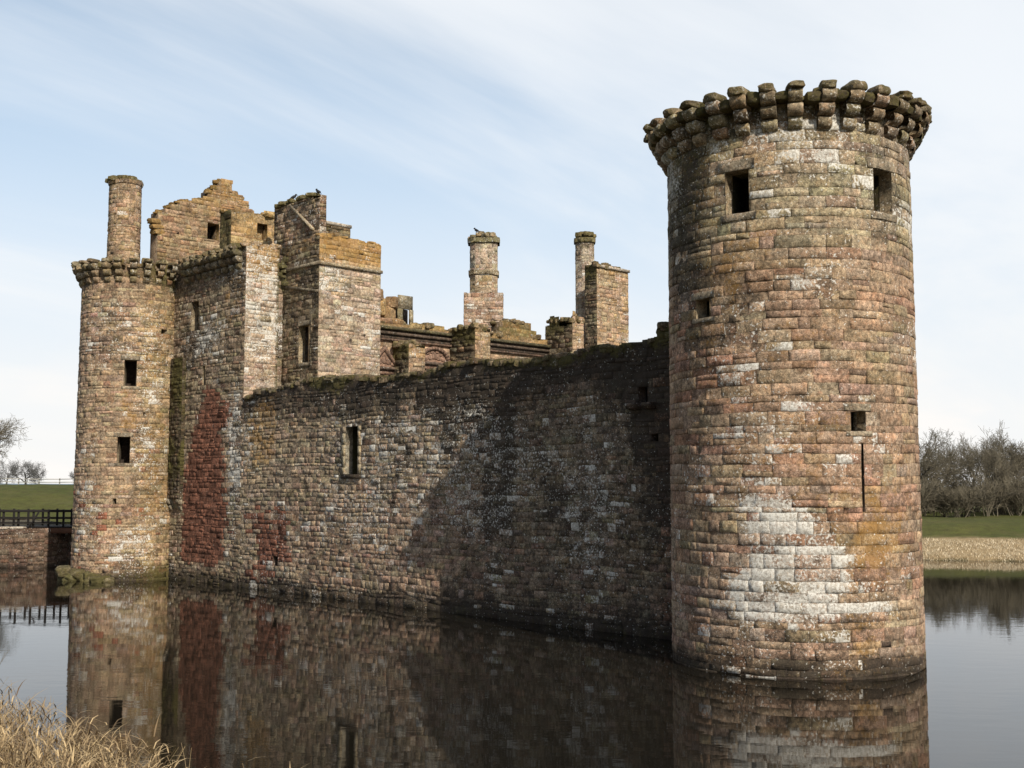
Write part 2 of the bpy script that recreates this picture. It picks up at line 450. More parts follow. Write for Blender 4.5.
def corbel_mesh(M, p, phi_dir, z0, tiers, th, width, step, g, colf, moss_top=.8, wxv=(.45, .25, .30, .25), topper=True):
    """stack of outward stepping round-nosed stones; p = plan point on the wall face, phi_dir = outward unit vector"""
    ox, oy = phi_dir; tx, ty = -oy, ox
    for t in range(tiers):
        pr = step*(t+1)+g.normal(0, .012); b = z0+t*th; h = th*g.uniform(.92, .99)
        w = width*g.uniform(.90, 1.06)
        sk = g.normal(0, .014)
        # profile in (out, z): back bottom, rounded nose, top
        prof = [(-.25, b+.02), (pr-.24 if pr > .24 else .0, b+.015)]
        for a in (0.15, .4, .65, .9): prof.append((pr-.21+.21*math.sin(a*math.pi/2), b+.02+h*.62*(1-math.cos(a*math.pi/2))))
        prof += [(pr, b+h*.72), (pr-.02, b+h*.95), (pr-.06, b+h), (-.25, b+h)]
        prof = [(o+g.normal(0, .007), z+g.normal(0, .007)) for o, z in prof]
        n = len(prof); V = []; F = []
        lat = [-.5, -.46, -.15, .18, .46, .5]
        for li, l in enumerate(lat):
            ins = .03 if li in (0, len(lat)-1) else 0
            for o, z in prof:
                zc = b+h/2
                oo = o-(ins if o > 0 else 0)+g.normal(0, .007); zz = z+(zc-z)*ins*1.5
                l2 = l*w+sk
                V.append((p[0]+ox*oo+tx*l2, p[1]+oy*oo+ty*l2, zz))
        for li in range(len(lat)-1):
            for i in range(n-1):
                F.append((li*n+i, li*n+i+1, (li+1)*n+i+1, (li+1)*n+i))
        F.append(tuple(range(n))); F.append(tuple((len(lat)-1)*n+i for i in range(n)))
        X = np.array([wxv]*len(V), float); X[:, 3] += .25*g.random(); X[:, 0] += g.normal(0, .18)
        M.add(V, F, colf(g), np.clip(X, 0, 1))
    if topper:
        o = step*tiers-.24
        lump(M, (p[0]+ox*o, p[1]+oy*o, z0+tiers*th+.09), (.66*g.uniform(.8, 1.2), width*g.uniform(.95, 1.2), .22*g.uniform(.8, 1.3)), colf(g), (.35, .35, .3, moss_top), g, rz=math.atan2(oy, ox)+g.normal(0,.08), sub=4)

def reveal(name, parent, mapf, s0, s1, z0, z1, depth, colr, wxv=(.25, .1, .1, .05), nseg=3, dress=0, dcol=np.array([.27, .225, .16])):
    """window opening: the four jamb faces and the dark back far inside"""
    M = Mason(); i = -.006; j = min(.38, depth*.5)
    w = .45; secs = [(.02, i, i), (-j, i, i), (-j-.02, w, .12), (-depth-.5, w, .12)]
    V = np.concatenate([mapf(np.array([s0-e, s1+e, s1+e, s0-e]), np.array([z0-h, z0-h, z1+h, z1+h]), np.full(4, d)) for d, e, h in secs])
    for k in range(3):
        F = [(q, (q+1) % 4, 4+(q+1) % 4, 4+q) for q in range(4)]
        M.add(V[k*4:k*4+8], F, colr if k == 0 else DARK*.6, wxv)
    M.add(V[-4:], [(0, 1, 2, 3)], DARK*.5, (0, 0, .3, 0))  # chamber and back coloured dark, standing in for interior shade
    win = M.build(name, parent)
    if dress:
        for nm, a, bb, q0, q1 in (('lintel', s0-.20, s1+.16, z1+.004, z1+dress), ('sill', s0-.14, s1+.18, z0-dress*.7, z0-.004)):
            D = Mason(); k = 7; ss = np.linspace(a, bb, k)
            rows = [(q0, -.2), (q0, .034), (q0+.02, .046), (q1-.02, .046), (q1, .034), (q1, -.2)]
            V2 = np.concatenate([mapf(ss+rng.normal(0, .006, k), np.full(k, z_)+rng.normal(0, .006, k), np.full(k, d_)+rng.normal(0, .005, k)*(d_ > 0)) for z_, d_ in rows])
            F2 = [(i*k+q, i*k+q+1, (i+1)*k+q+1, (i+1)*k+q) for i in range(5) for q in range(k-1)]+[tuple(i*k for i in range(6)), tuple(i*k+k-1 for i in range(6))]
            D.add(V2, F2, dcol*rng.uniform(.85, 1.1), (.32, .2, .22, .15)); D.build(nm, win)
    return win

# colour helpers: sandstone palette (linear)
PINK = np.array([.292, .188, .136]); BEIGE = np.array([.325, .262, .170]); RED = np.array([.225, .104, .062]); GREY = np.array([.240, .206, .150])
OCHR = np.array([.34, .225, .095]); DARK = np.array([.115, .085, .065]); OLIV = np.array([.205, .182, .094]); PALE = np.array([.42, .37, .30]); TAN = np.array([.312, .230, .146])
def pick(g, opts):
    w = np.array([max(o[0], 0) for o in opts], float)+1e-6
    w = w/w.sum()
    i = g.choice(len(opts), p=w)
    mean = sum(a*o[1] for a, o in zip(w, opts))
    q = g.uniform(.10, .48)
    c = opts[i][1]*q+mean*(1-q)
    return np.clip(1.20*c*g.uniform(.80, 1.20)*(1+g.normal(0, .03, 3)), .01, .8)
f1 = lambda *a: float(box(*a))

# ------------------------------------------------------------------ ground, water
def shore():
    pts = [(29.5, -19.0), (-41.0, 57.1), (-62, 70), (-60, 84), (-38, 90), (-8, 100), (20, 83.2), (28.2, 80.2), (34.5, 78.6), (60, 72), (75, 45), (70, -15), (50, -32)]
    return np.array(pts, float)
SH = shore()
def sdf(x, y):
    x = np.asarray(x, float); y = np.asarray(y, float)
    d = np.full(x.shape, 1e9); inside = np.zeros(x.shape, bool)
    n = len(SH)
    for i in range(n):
        a = SH[i]; b = SH[(i+1) % n]; e = b-a
        t = np.clip(((x-a[0])*e[0]+(y-a[1])*e[1])/(e@e), 0, 1)
        d = np.minimum(d, np.hypot(x-a[0]-t*e[0], y-a[1]-t*e[1]))
        c = ((a[1] > y) != (b[1] > y))
        with np.errstate(divide='ignore', invalid='ignore'):
            xi = a[0]+(y-a[1])*e[0]/(e[1] if e[1] else 1e-9)
        inside ^= c & (x < xi)
    return np.where(inside, -d, d)
def ground_h(x, y):
    t = sdf(x, y)+(fbm(np.asarray(x)*.25+40, np.asarray(y)*.25+9)-.5)*1.2
    near = 1-sm(y, 40, 70)
    left = sm(-np.asarray(x, float), 10, 24)*sm(y, 72, 84)
    h_near = np.where(t < 0, np.maximum(t*.5, -1.6), np.minimum(.19*t+.012*t*t, 3.3))
    base = np.where(t < 0, np.maximum(t*.6, -1.6), 0)
    far = np.where(t < 0, base, .14*sm(t, 0, .6)+np.clip(t, 0, 9)*.105+1.30*sm(t, 8.5, 17))
    lft = np.where(t < 0, base, 1.6*sm(t, 0, 3)+3.55*sm(t, 2, 26)-2.4*sm(y, 150, 330))
    fr = far*(1-left)+lft*left
    h = h_near*near+fr*(1-near)
    h = h+np.where(t > 1, (fbm(np.asarray(x)*.12, np.asarray(y)*.12)-.5)*.35, 0)*(1-near)+np.where(t > .3, (fbm(np.asarray(x)*1.1, np.asarray(y)*1.1)-.5)*.16, 0)
    return h
def axis(lo, hi, fine, far0, far1):
    a = list(np.arange(lo, hi+1e-6, fine)); st = fine; x = hi
    while x < far1: st *= 1.22; x += st; a.append(x)
    st = fine; x = lo
    while x > far0: st *= 1.22; x -= st; a.insert(0, x)
    return np.array(a)
gx = axis(-66, 72, .75, -2600, 2600); gy = axis(-6, 132, .75, -1200, 4200)
GX, GY = np.meshgrid(gx, gy)
GZ = ground_h(GX, GY)
idx = np.arange(GX.size).reshape(GX.shape)
GF = np.stack([idx[:-1, :-1], idx[:-1, 1:], idx[1:, 1:], idx[1:, :-1]], -1).reshape(-1, 4)
GT = sdf(GX, GY)
strawf = np.where(GT < 0, 0, 1)*(1-sm(GT+(fbm(GX*.4, GY*.4)-.5)*3, np.where(GX > 5, 8.3, 1.4), np.where(GX > 5, 10.2, 3.2)))
nearf = 1-sm(GY, 40, 60)
strawf = np.maximum(strawf, nearf*(1-sm(GT+(fbm(GX*.3+9, GY*.3)-.5)*5, 6, 14))*.95)
mud = 1-sm(GT, -.2, .35)
gcol = np.zeros((GX.size, 3)); gw = np.zeros((GX.size, 4))
gw[:, 0] = strawf.ravel(); gw[:, 1] = mud.ravel()
def ground_mat():
    m, nt, b = newmat('meadow_grass')
    L = nt.links.new
    wx = nt.nodes.new('ShaderNodeAttribute'); wx.attribute_name = 'wx'
    sp = nt.nodes.new('ShaderNodeSeparateColor'); L(wx.outputs['Color'], sp.inputs[0])
    tcn = nt.nodes.new('ShaderNodeTexCoord')
    def nz(s, d=6, r=.65, scl=None):
        n = nt.nodes.new('ShaderNodeTexNoise'); n.inputs['Scale'].default_value = s; n.inputs['Detail'].default_value = d; n.inputs['Roughness'].default_value = r
        L(tcn.outputs['Object'], n.inputs['Vector']); return n.outputs['Fac']
    def mix(f, c1, c2):
        n = nt.nodes.new('ShaderNodeMixRGB')
        for k, x in (('Fac', f), ('Color1', c1), ('Color2', c2)):
            if isinstance(x, tuple): n.inputs[k].default_value = x
            else: L(x, n.inputs[k])
        return n.outputs[0]
    def rp(v, a, c):
        n = nt.nodes.new('ShaderNodeMapRange'); n.inputs['From Min'].default_value = a; n.inputs['From Max'].default_value = c; L(v, n.inputs['Value']); return n.outputs[0]
    n1 = nz(.16); n2 = nz(1.5); n3 = nz(9)
    g1 = mix(rp(n1, .35, .65), (.056, .074, .015, 1), (.115, .112, .032, 1))
    g2 = mix(rp(n2, .35, .7), g1, (.055, .050, .018, 1))
    n4 = nz(.55, 5, .7)
    g2 = mix(rp(n4, .5, .72), g2, (.105, .092, .036, 1))
    g3 = mix(rp(n3, .4, .85), g2, (.085, .10, .028, 1))
    s1 = mix(rp(n3, .3, .7), (.22, .15, .075, 1), (.46, .35, .20, 1))
    c = mix(sp.outputs[0], g3, s1)
    c = mix(sp.outputs[1], c, (.028, .021, .013, 1))
    L(c, b.inputs['Base Color']); b.inputs['Roughness'].default_value = .95; b.inputs['Specular IOR Level'].default_value = .15
    bp = nt.nodes.new('ShaderNodeBump'); bp.inputs['Strength'].default_value = .8; bp.inputs['Distance'].default_value = .15
    L(n3, bp.inputs['Height']); L(bp.outputs[0], b.inputs['Normal'])
    return m
ground = mesh_obj('ground', np.column_stack([GX.ravel(), GY.ravel(), GZ.ravel()]), GF.tolist(), ground_mat(), cols=gcol, wx=gw, smooth=True)
tag(ground, kind='structure')

def water_mat():
    m, nt, b = newmat('still_moat_water')
    L = nt.links.new
    b.inputs['Base Color'].default_value = (.010, .0085, .006, 1)
    b.inputs['Roughness'].default_value = .028; b.inputs['IOR'].default_value = 1.333
    b.inputs['Specular IOR Level'].default_value = .5
    tcn = nt.nodes.new('ShaderNodeTexCoord'); mpn = nt.nodes.new('ShaderNodeMapping')
    mpn.inputs['Rotation'].default_value = (0, 0, R(12)); mpn.inputs['Scale'].default_value = (.7, 1.6, 1)
    L(tcn.outputs['Object'], mpn.inputs[0])
    n = nt.nodes.new('ShaderNodeTexNoise'); n.inputs['Scale'].default_value = 1.3; n.inputs['Detail'].default_value = 3; n.inputs['Roughness'].default_value = .5
    n2 = nt.nodes.new('ShaderNodeTexNoise'); n2.inputs['Scale'].default_value = .12; n2.inputs['Detail'].default_value = 2
    L(mpn.outputs[0], n.inputs['Vector']); L(tcn.outputs['Object'], n2.inputs['Vector'])
    r = nt.nodes.new('ShaderNodeMapRange'); r.inputs['From Min'].default_value = .35; r.inputs['From Max'].default_value = .7; r.inputs['To Min'].default_value = .25; r.inputs['To Max'].default_value = 1.
    L(n2.outputs['Fac'], r.inputs['Value'])
    mu = nt.nodes.new('ShaderNodeMath'); mu.operation = 'MULTIPLY'; L(n.outputs['Fac'], mu.inputs[0]); L(r.outputs[0], mu.inputs[1])
    bp = nt.nodes.new('ShaderNodeBump'); bp.inputs['Strength'].default_value = .12; bp.inputs['Distance'].default_value = .03
    L(mu.outputs[0], bp.inputs['Height']); L(bp.outputs[0], b.inputs['Normal'])
    return m
water = mesh_obj('water', [(-70, -40, 0), (85, -40, 0), (85, 110, 0), (-70, 110, 0)], [(0, 1, 2, 3)], water_mat())
tag(water, kind='structure')

def hills():
    xs = np.linspace(-2600, -250, 90)
    V = []; F = []
    prof = 5+9*fbm(xs*.0022, xs*0+3, 4)*sm(-xs, 250, 900)
    for i, x in enumerate(xs):
        V += [(x, 1500, 0), (x, 1720, prof[i]), (x, 2100, 0)]
    for i in range(len(xs)-1):
        F += [(3*i, 3*i+3, 3*i+4, 3*i+1), (3*i+1, 3*i+4, 3*i+5, 3*i+2)]
    o = mesh_obj('hills', V, F, simple('haze_tinted_hills', (.17, .22, .27), (.20, .26, .31), .02, 1, 0), smooth=True)  # blue haze of distance put into the hill colour
    tag(o, kind='structure')
hills()
# ================================================================== CASTLE
def corbel_colour(g): return pick(g, [(.5, OLIV), (.6, GREY), (.25, TAN), (.15, RED), (.3, DARK)])
def wall_thing(name, label, cat, s, v): x, y = SV(s, v); return empty(name, (x, y, 0), label, cat)

# ---------------------------------------------------------------- great round corner tower
CT = (8.38, 34.5); CR = 3.6
corner_tower = empty('round_tower', (CT[0], CT[1], 0), 'great round corner tower of pink and grey sandstone, nearest and tallest in view', 'tower')
ctm = round_map(CT[0], CT[1], CR, CR-.03, 0, 15)
ct_open = [(-2.595, -1.872, 12.69, 13.90), (1.728, 2.513, 12.69, 13.90), (-3.739, -3.173, 9.87, 10.41), (.767, 1.225, 6.58, 7.12), (1.05, 1.125, 4.41, 6.26)]
def ct_white(s, z):
    w = (fbm(s*.8+2, z*.8+5)-.5)*1.6
    lo = .9+.0*s; wid = .55+(5.2-z)*.62
    cen = -1.45+(5.0-z)*.30
    w = w+(fbm(s*3.1+7, z*3.1+2)-.5)*1.1
    m = (1-sm(np.abs(s-cen+w)/np.maximum(wid, .2), .50, 1.20))*sm(z+w*.3, 1.3, 1.9)*(1-sm(z+w*.4, 4.5, 5.2))
    return m
def ct_col(s, z, g):
    up = float(sm(z, 10.8, 12.6)); low = float(1-sm(z, 1.6, 2.6))
    left = float(sm(-s, 2.0, 4.0))
    band = float(fbm(np.array(s*.35+11), np.array(z*.6+3)))
    c = pick(g, [(.55*(1-up)+.10, PINK), (.42+.3*up, BEIGE), (.50*(1-up)*band*1.7+.04, RED), (.26+.3*up, GREY), (.28, TAN), (.34*up+.12, OLIV), (.10, DARK), (.05+.10*up, PALE)])
    w = float(ct_white(np.array(s), np.array(z)))
    if g.random() < w*.6: c = c*.7+np.array([.44, .41, .35])*.3*g.uniform(.75, 1.15)
    o = f1(s, z, .55, 1.6, .9, 4.9)
    if g.random() < o*.4: c = c*.6+OCHR*.45
    if up and left > .3 and g.random() < .5: c = c*.6+OLIV*.35
    if 1.15 < s < 2.05 and .83 < z < 1.12: c = DARK*.7
    if z < .45: c = c*.6+OLIV*.10
    return c
def ct_wx(s, z):
    n = fbm(s*.55+31, z*.55+7); n2 = fbm(s*.35+3, z*.25+70)
    w = .20+.36*sm(n, .45, .7)+.74*ct_white(s, z)+.22*sm(z, 11.5, 13)-.06*(1-sm(z, 7, 10))*sm(z, 5.2, 6)
    o = .16+.30*sm(n2, .5, .7)+.70*box(s, z, .5, 1.6, .8, 4.9)*(.25+sm(n, .38, .62)*.9)+.25*box(s, z, -2.6, -1.7, 10.6, 12.2, .4)+.15*sm(s, 1.2, 3)
    d = .20+.3*sm(fbm(s*.5+8, z*.3+2), .5, .7)+.75*(1-sm(z+.7*(n-.5), .05, .55))+.35*sm(-s, 2.2, 4.5)*sm(z, 9, 13)+.35*sm(z, 14.3, 15.2)
    m = .10+.25*(1-sm(z, .15, .6))+.40*sm(-s, 1.5, 4)*sm(z, 10.5, 13.5)+.55*sm(z, 14.9, 15.6)+.25*sm(s, 2.4, 3.6)*sm(z, 11, 14)
    return np.column_stack([np.clip(w, 0, 1), np.clip(o, 0, 1), np.clip(d, 0, 1), np.clip(m, 0, 1)])
M = Mason()
panel(M, ctm, -math.pi*CR, math.pi*CR, -1.0, 15.9, top=lambda s: 15.72+.3*(vnoise(np.asarray(s)*1.3, np.asarray(s)*0+4)-.5), openings=ct_open, colf=ct_col, wxf=ct_wx, ch=0.273, ln=0.605, gap=0.020, relief=0.016, jit=0.007, res=.10, thick=.9, seed=3, mortar=(0.101, 0.078, 0.062), voids=.006)
M.build('wall', corner_tower)
M = Mason(); g = np.random.default_rng(4)
for k in range(64):                      # ruined rubble on the wall head
    a = k/64*2*math.pi+g.uniform(-.04, .04); r = 3.45+g.uniform(-.2, .3)
    lump(M, (CT[0]+r*math.sin(a), CT[1]-r*math.cos(a), 15.80+g.uniform(-.05, .14)), (g.uniform(.3, .55), g.uniform(.25, .4), g.uniform(.2, .4)), corbel_colour(g), (.25, .3, .35, .85), g)
for k in range(31):                      # slab ends bridging from corbel to corbel
    a = 2*math.pi*(k+.80)/31; r = CR+.24+g.uniform(-.08, .05)
    lump(M, (CT[0]+r*math.sin(a), CT[1]-r*math.cos(a), 15.72+g.uniform(-.05, .07)), (.55, g.uniform(.36, .44), g.uniform(.24, .36)), DARK*1.2, (.2, .2, .55, .75), g, rz=a+math.pi/2, sub=3)
M.build('wall_head_rubble', corner_tower)
NC = 31
for k in range(NC):
    a = 2*math.pi*(k+.30)/NC+g.normal(0, .010)
    od = (math.sin(a), -math.cos(a))
    M = Mason()
    corbel_mesh(M, (CT[0]+od[0]*(CR-.03), CT[1]+od[1]*(CR-.03)), od, 14.86+g.normal(0, .015), 3, .335, .43, .205, g, corbel_colour, moss_top=.62)
    M.build('corbel', corner_tower)
for (a, b, c, d) in ct_open[:4]:
    reveal('window', corner_tower, ctm, a, b, c, d, 1.1, BEIGE*.75, dress=.30 if d-c > 1 else .2)
reveal('arrow_slit', corner_tower, ctm, *ct_open[4], .6, DARK)

# ---------------------------------------------------------------- curtain wall
cw = wall_thing('curtain_wall', 'long mossy-topped curtain wall between the gatehouse and the great round corner tower', 'wall', 20, 0)
cwm, _ = flat(SV(0, 0), SV(1, 0))
cw_open = [(15.24, 16.22, 5.63, 7.80), (9.35, 9.75, 1.24, 1.70), (32.55, 32.95, 7.95, 8.55), (33.10, 33.40, 6.62, 6.92)]
def cw_top(s):
    s = np.asarray(s, float)
    return 9.95+.10*np.sin(s*.6)+.38*(fbm(s*.55, s*0+2.2)-.5)+.5*sm(s, 33.1, 33.7)-.25*(1-sm(s, 6.5, 8))
def cw_red(s, z): return box(s, z, 7.5, 10.5, .6, 4.2, .5)*(.6+.4*sm(-(z-3.2)+s*0, -1, 1))
def cw_col(s, z, g):
    low = float(1-sm(z, 3.4, 5.0)); top = float(sm(z, 8.0, 9.3)); rt = float(sm(s, 21, 27))
    pk = f1(s, z, 10, 24, .5, 4.6, 1.0)
    gg = f1(s, z, 25.5, 31.5, 2.6, 7.4, .8)
    c = pick(g, [(.25+.55*pk, PINK), (.35-.2*rt, BEIGE), (.06+.18*pk+.9*float(sm(s, 33.0, 33.8)), RED), (.45+.8*gg, GREY), (.25, TAN), (.18+.9*top, DARK), (.12, OLIV), (.16*(1-top)*(1-rt), PALE)])
    if g.random() < f1(s, z, 7, 9.6, 6.3, 9.2)*.5: c = c*.45+OCHR*.65
    r = float(cw_red(np.array(s), np.array(z)))
    if g.random() < r*.95: c = np.array([.20, .092, .060])*g.uniform(.8, 1.2)
    c = c*(1-.30*top)*(1-.12*rt)  # right end painted darker where the wall is shaded
    if z < .5: c = c*.6
    return c
def cw_wx(s, z):
    n = fbm(s*.4+3, z*.4+77); n2 = fbm(s*.5+50, z*.5+9)
    mid = box(s, z, 13, 31, 3.4, 8.2, 1.2)
    w = .20+.40*mid*(.35+.9*sm(n, .42, .62))+.18*box(s, z, 16.5, 22, 4.6, 8.0, .8)+.16*box(s, z, 25.5, 31.5, 3.0, 7.2, .9)*sm(n2, .35, .6)+.15*sm(n2, .5, .7)+.18*(1-sm(z, 4, 5))*sm(n, .5, .7)+.3*box(s, z, 6.2, 7.4, 2, 10, .4)
    d = .24+.45*sm(z+1.6*(n-.5), 7.9, 9.4)+.55*sm(fbm(s*.55+20, z*.22+4), .44, .60)*sm(z, 2.4, 4.4)*sm(s, 11, 16)+.6*(1-sm(z+.8*(n2-.5), .1, 1.0))+.3*sm(s, 30.5, 33)*sm(z, 5.5, 8)+.24*sm(s, 19, 25)  # lichen and damp; right end also darkened to deepen the tower's shadow
    o = .12+.55*box(s, z, 6.8, 9.6, 6.3, 9.2)+.22*sm(n2, .5, .7)*(1-sm(z, 2.5, 4.5))
    m = .05+.75*sm(z+1.3*(n2-.5), 9.35, 9.95)+.35*(1-sm(z, .2, .9))+.25*sm(s, 32, 33.5)*sm(z, 8.2, 9.5)
    return np.column_stack([np.clip(w, 0, .60+.12*(n2-.5)), np.clip(o, 0, 1), np.clip(d, 0, 1), np.clip(m, 0, 1)])
M = Mason()
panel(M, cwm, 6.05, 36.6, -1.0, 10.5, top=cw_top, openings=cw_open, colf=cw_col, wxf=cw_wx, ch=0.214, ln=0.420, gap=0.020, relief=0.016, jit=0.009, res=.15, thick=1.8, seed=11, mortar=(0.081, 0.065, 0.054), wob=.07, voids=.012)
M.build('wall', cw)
M = Mason(); g = np.random.default_rng(12)
s = 6.3
while s < 35.8:
    for v in (.18, .75, 1.4):
        x, y = SV(s+g.uniform(-.15, .15), v+g.uniform(-.1, .1))
        hh = g.uniform(.15, .34)
        lump(M, (x, y, float(cw_top(s))-.03+g.uniform(-.06, .06)+.05*v), (g.uniform(.3, .65), g.uniform(.3, .6), hh), corbel_colour(g)*.8, (.08, .25, .4, g.uniform(.3, .8)), g)
    s += g.uniform(.22, .42)
M.build('wall_head_rubble', cw); M = Mason()
for k in range(16):       # raised broken stump against the tower
    x, y = SV(33.2+g.uniform(0, 1.6), .2+g.uniform(0, .7))
    lump(M, (x, y, 10.25+g.uniform(0, .38)), (g.uniform(.3, .5), g.uniform(.3, .5), g.uniform(.2, .35)), DARK, (.15, .1, .6, .7), g)
M.build('broken_stump', cw)
reveal('window', cw, cwm, *cw_open[0], 1.5, np.array([.25, .225, .17]), (.2, .25, .15, .25))
reveal('drain_hole', cw, cwm, *cw_open[1], .9, DARK)
reveal('latrine_opening', cw, cwm, *cw_open[2], .9, DARK); reveal('putlog_hole', cw, cwm, *cw_open[3], .6, DARK)
for s_ in (32.42, 33.12):
    M = Mason(); x, y = SV(s_, 0)
    corbel_mesh(M, (x, y), tuple(N), 7.72, 1, .26, .46, .34, g, lambda g: DARK*1.3, topper=False, wxv=(.2, .1, .5, .3)); M.build('bracket_stone', cw)
# window dressing: pale jamb stones and sill standing 2 cm proud
M = Mason()
for (a, b, c, d) in ((15.02, 15.235, 5.63, 7.8), (16.225, 16.40, 5.63, 7.8)):
    z = c
    while z < d-.05:
        h = min(g.uniform(.3, .55), d-z); e = g.uniform(-.08, .06)
        P = cwm(np.array([a+(e if a < 15.5 else 0), b+(e if a > 15.5 else 0)]*4), np.repeat([z+.01, z+h-.01], 4), np.array([.065, .065, -.2, -.2]*2))
        ss = [a+(e if a < 15.5 else 0), b+(e if a > 15.5 else 0)]
        P = np.concatenate([cwm(np.array([ss[0], ss[1], ss[1], ss[0]]), np.full(4, zz), np.array([.065, .065, -.2, -.2])) for zz in (z+.01, z+h-.01)])
        M.add(P, [(0, 1, 5, 4), (1, 2, 6, 5), (2, 3, 7, 6), (3, 0, 4, 7), (4, 5, 6, 7), (3, 2, 1, 0)], pick(g, [(.5, BEIGE), (.5, GREY)]), (.3, .2, .2, .1)); z += h
P = np.concatenate([cwm(np.array([15.0, 16.45, 16.45, 15.0]), np.full(4, zz), np.array([.09, .09, -.3, -.3])) for zz in (5.44, 5.618)])
M.add(P, [(0, 1, 5, 4), (1, 2, 6, 5), (2, 3, 7, 6), (3, 0, 4, 7), (4, 5, 6, 7), (3, 2, 1, 0)], DARK, (.2, .1, .7, .4))
M.build('window_dressing', cw)

# grass and moss tufts hanging along the mossy wall head
def blades(name, pts, h, w, c1, c2, g, lean=.5, droop=.3, segs=3, parent=None, label=None, cat=None, kind='stuff', wind=None):
    V = []; F = []; C = []
    for i, (x, y, z) in enumerate(pts):
        hh = h*g.uniform(.45, 1.25); a = g.uniform(0, 2*math.pi) if wind is None else wind+g.normal(0, .8)
        ln_ = lean*g.uniform(.1, 1.3)*hh; dx, dy = math.cos(a)*ln_, math.sin(a)*ln_
        b = g.uniform(0, math.pi); wx_, wy_ = math.cos(b)*w/2, math.sin(b)*w/2
        n0 = len(V); c = np.array(c1)+(np.array(c2)-np.array(c1))*g.random()
        c = c*g.uniform(.75, 1.2)
        dr = droop*g.uniform(0, 1.5)
        for k in range(segs+1):
            t = k/segs; q = 1-.85*t
            V += [(x+dx*t*t-wx_*q, y+dy*t*t-wy_*q, z+hh*(t-dr*t*t*t)), (x+dx*t*t+wx_*q, y+dy*t*t+wy_*q, z+hh*(t-dr*t*t*t))]
            C += [c, c]
        for k in range(segs): F.append((n0+2*k, n0+2*k+1, n0+2*k+3, n0+2*k+2))
    o = mesh_obj(name, V, F, BLADES, parent, cols=np.array(C))
    if parent is None: tag(o, label, cat)
    if kind: o['kind'] = kind
    return o
pts = []
for k in range(1500):
    s = g.uniform(6.4, 33); 
    if vnoise(s*1.2, 3.) < .38 and g.random() < .8: continue
    v = g.uniform(-.06, 1.2); x, y = SV(s, v); pts.append((x, y, float(cw_top(s))-.02+.03*v))
blades('moss_tufts', pts, .22, .035, (.045, .042, .010), (.13, .11, .035), g, .9, .6, parent=cw)

# ---------------------------------------------------------------- left round gatehouse tower
LT = (-21.713, 65.463); LR = 2.95
gt = empty('round_tower', (LT[0], LT[1], 0), 'slimmer distant round tower beside the footbridge, carrying a tall round chimney', 'tower')
ltm = round_map(LT[0], LT[1], LR, LR-.10, 0, 16.2)
lt_open = [(.51, 1.18, 10.55, 11.98), (.263, .937, 6.34, 7.76), (.134, .30, 4.13, 4.42), (2.52, 2.91, 13.58, 13.82)]
def lt_col(s, z, g):
    low = float(1-sm(z, 3.5, 6.0)); lf = float(sm(-s, .2, 1.8)); rt = float(sm(s, .9, 2.0))
    c = pick(g, [(.25+.3*lf, PINK), (.34, TAN), (.46, BEIGE), (.16+.12*low, RED), (.25*lf+.08, GREY), (.50*rt+.1, OCHR), (.45*rt, OLIV), (.06, DARK), (.06, PALE)])
    if low > .4 and g.random() < .05: c = np.array([.27, .115, .07])
    if z < .5: c = c*.65
    return c
def lt_wx(s, z):
    n = fbm(s*.55+13, z*.55+37); n2 = fbm(s*.5+23, z*.4+7)
    w = .12+.40*sm(n, .47, .66)+.35*box(s, z, 1.2, 2.2, 6.5, 10.5, .4)+.3*box(s, z, 0, 2.4, 1.2, 3.0, .5)*n
    o = .20+.65*box(s, z, .45, 1.25, 8.1, 10.5, .25)+.4*sm(s, .8, 2.2)*sm(n2, .4, .6)+.3*box(s, z, .6, 1.6, 2.0, 3.2, .4)
    d = .16+.3*sm(n2, .52, .7)+.7*(1-sm(z, .1, .55))+.25*sm(z, 15.3, 16.3)
    m = .10+.35*sm(s, 1.2, 2.6)+.4*(1-sm(z, .3, 1.2))+.5*sm(z, 15.8, 17)
    return np.column_stack([np.clip(w, 0, 1), np.clip(o, 0, 1), np.clip(d, 0, 1), np.clip(m, 0, 1)])
M = Mason()
panel(M, ltm, -math.pi*LR, math.pi*LR, -1.0, 17.5, top=lambda s: 17.25+.4*(vnoise(np.asarray(s)*1.1, np.asarray(s)*0+9)-.5), openings=lt_open, colf=lt_col, wxf=lt_wx, ch=0.227, ln=0.462, gap=0.019, relief=0.015, jit=0.008, res=.2, thick=.9, seed=21, mortar=(0.149, 0.115, 0.088))
M.build('wall', gt)
for (a, b, c, d) in lt_open: reveal('window', gt, ltm, a, b, c, d, 1.0, BEIGE*.7, dress=.24 if d-c > 1 else 0)
g = np.random.default_rng(22)
NC = 26
for k in range(NC):
    a = 2*math.pi*(k+.2)/NC+g.normal(0, .012); od = (math.sin(a), -math.cos(a)); M = Mason()
    if R(112) < a < R(250): continue
    corbel_mesh(M, (LT[0]+od[0]*(LR-.12), LT[1]+od[1]*(LR-.12)), od, 16.28+g.normal(0, .02), 3, .37, .36, .185, g, corbel_colour, moss_top=.55, wxv=(.35, .45, .25, .3)); M.build('corbel', gt)
M = Mason()
for k in range(60):
    a = k/60*2*math.pi; r = 2.72+g.uniform(-.2, .3)
    lump(M, (LT[0]+r*math.sin(a), LT[1]-r*math.cos(a), 17.35+g.uniform(-.12, .24)), (g.uniform(.3, .6), g.uniform(.25, .45), g.uniform(.22, .42)), corbel_colour(g)*1.1, (.3, .5, .25, .6), g)
M.build('wall_head_rubble', gt)
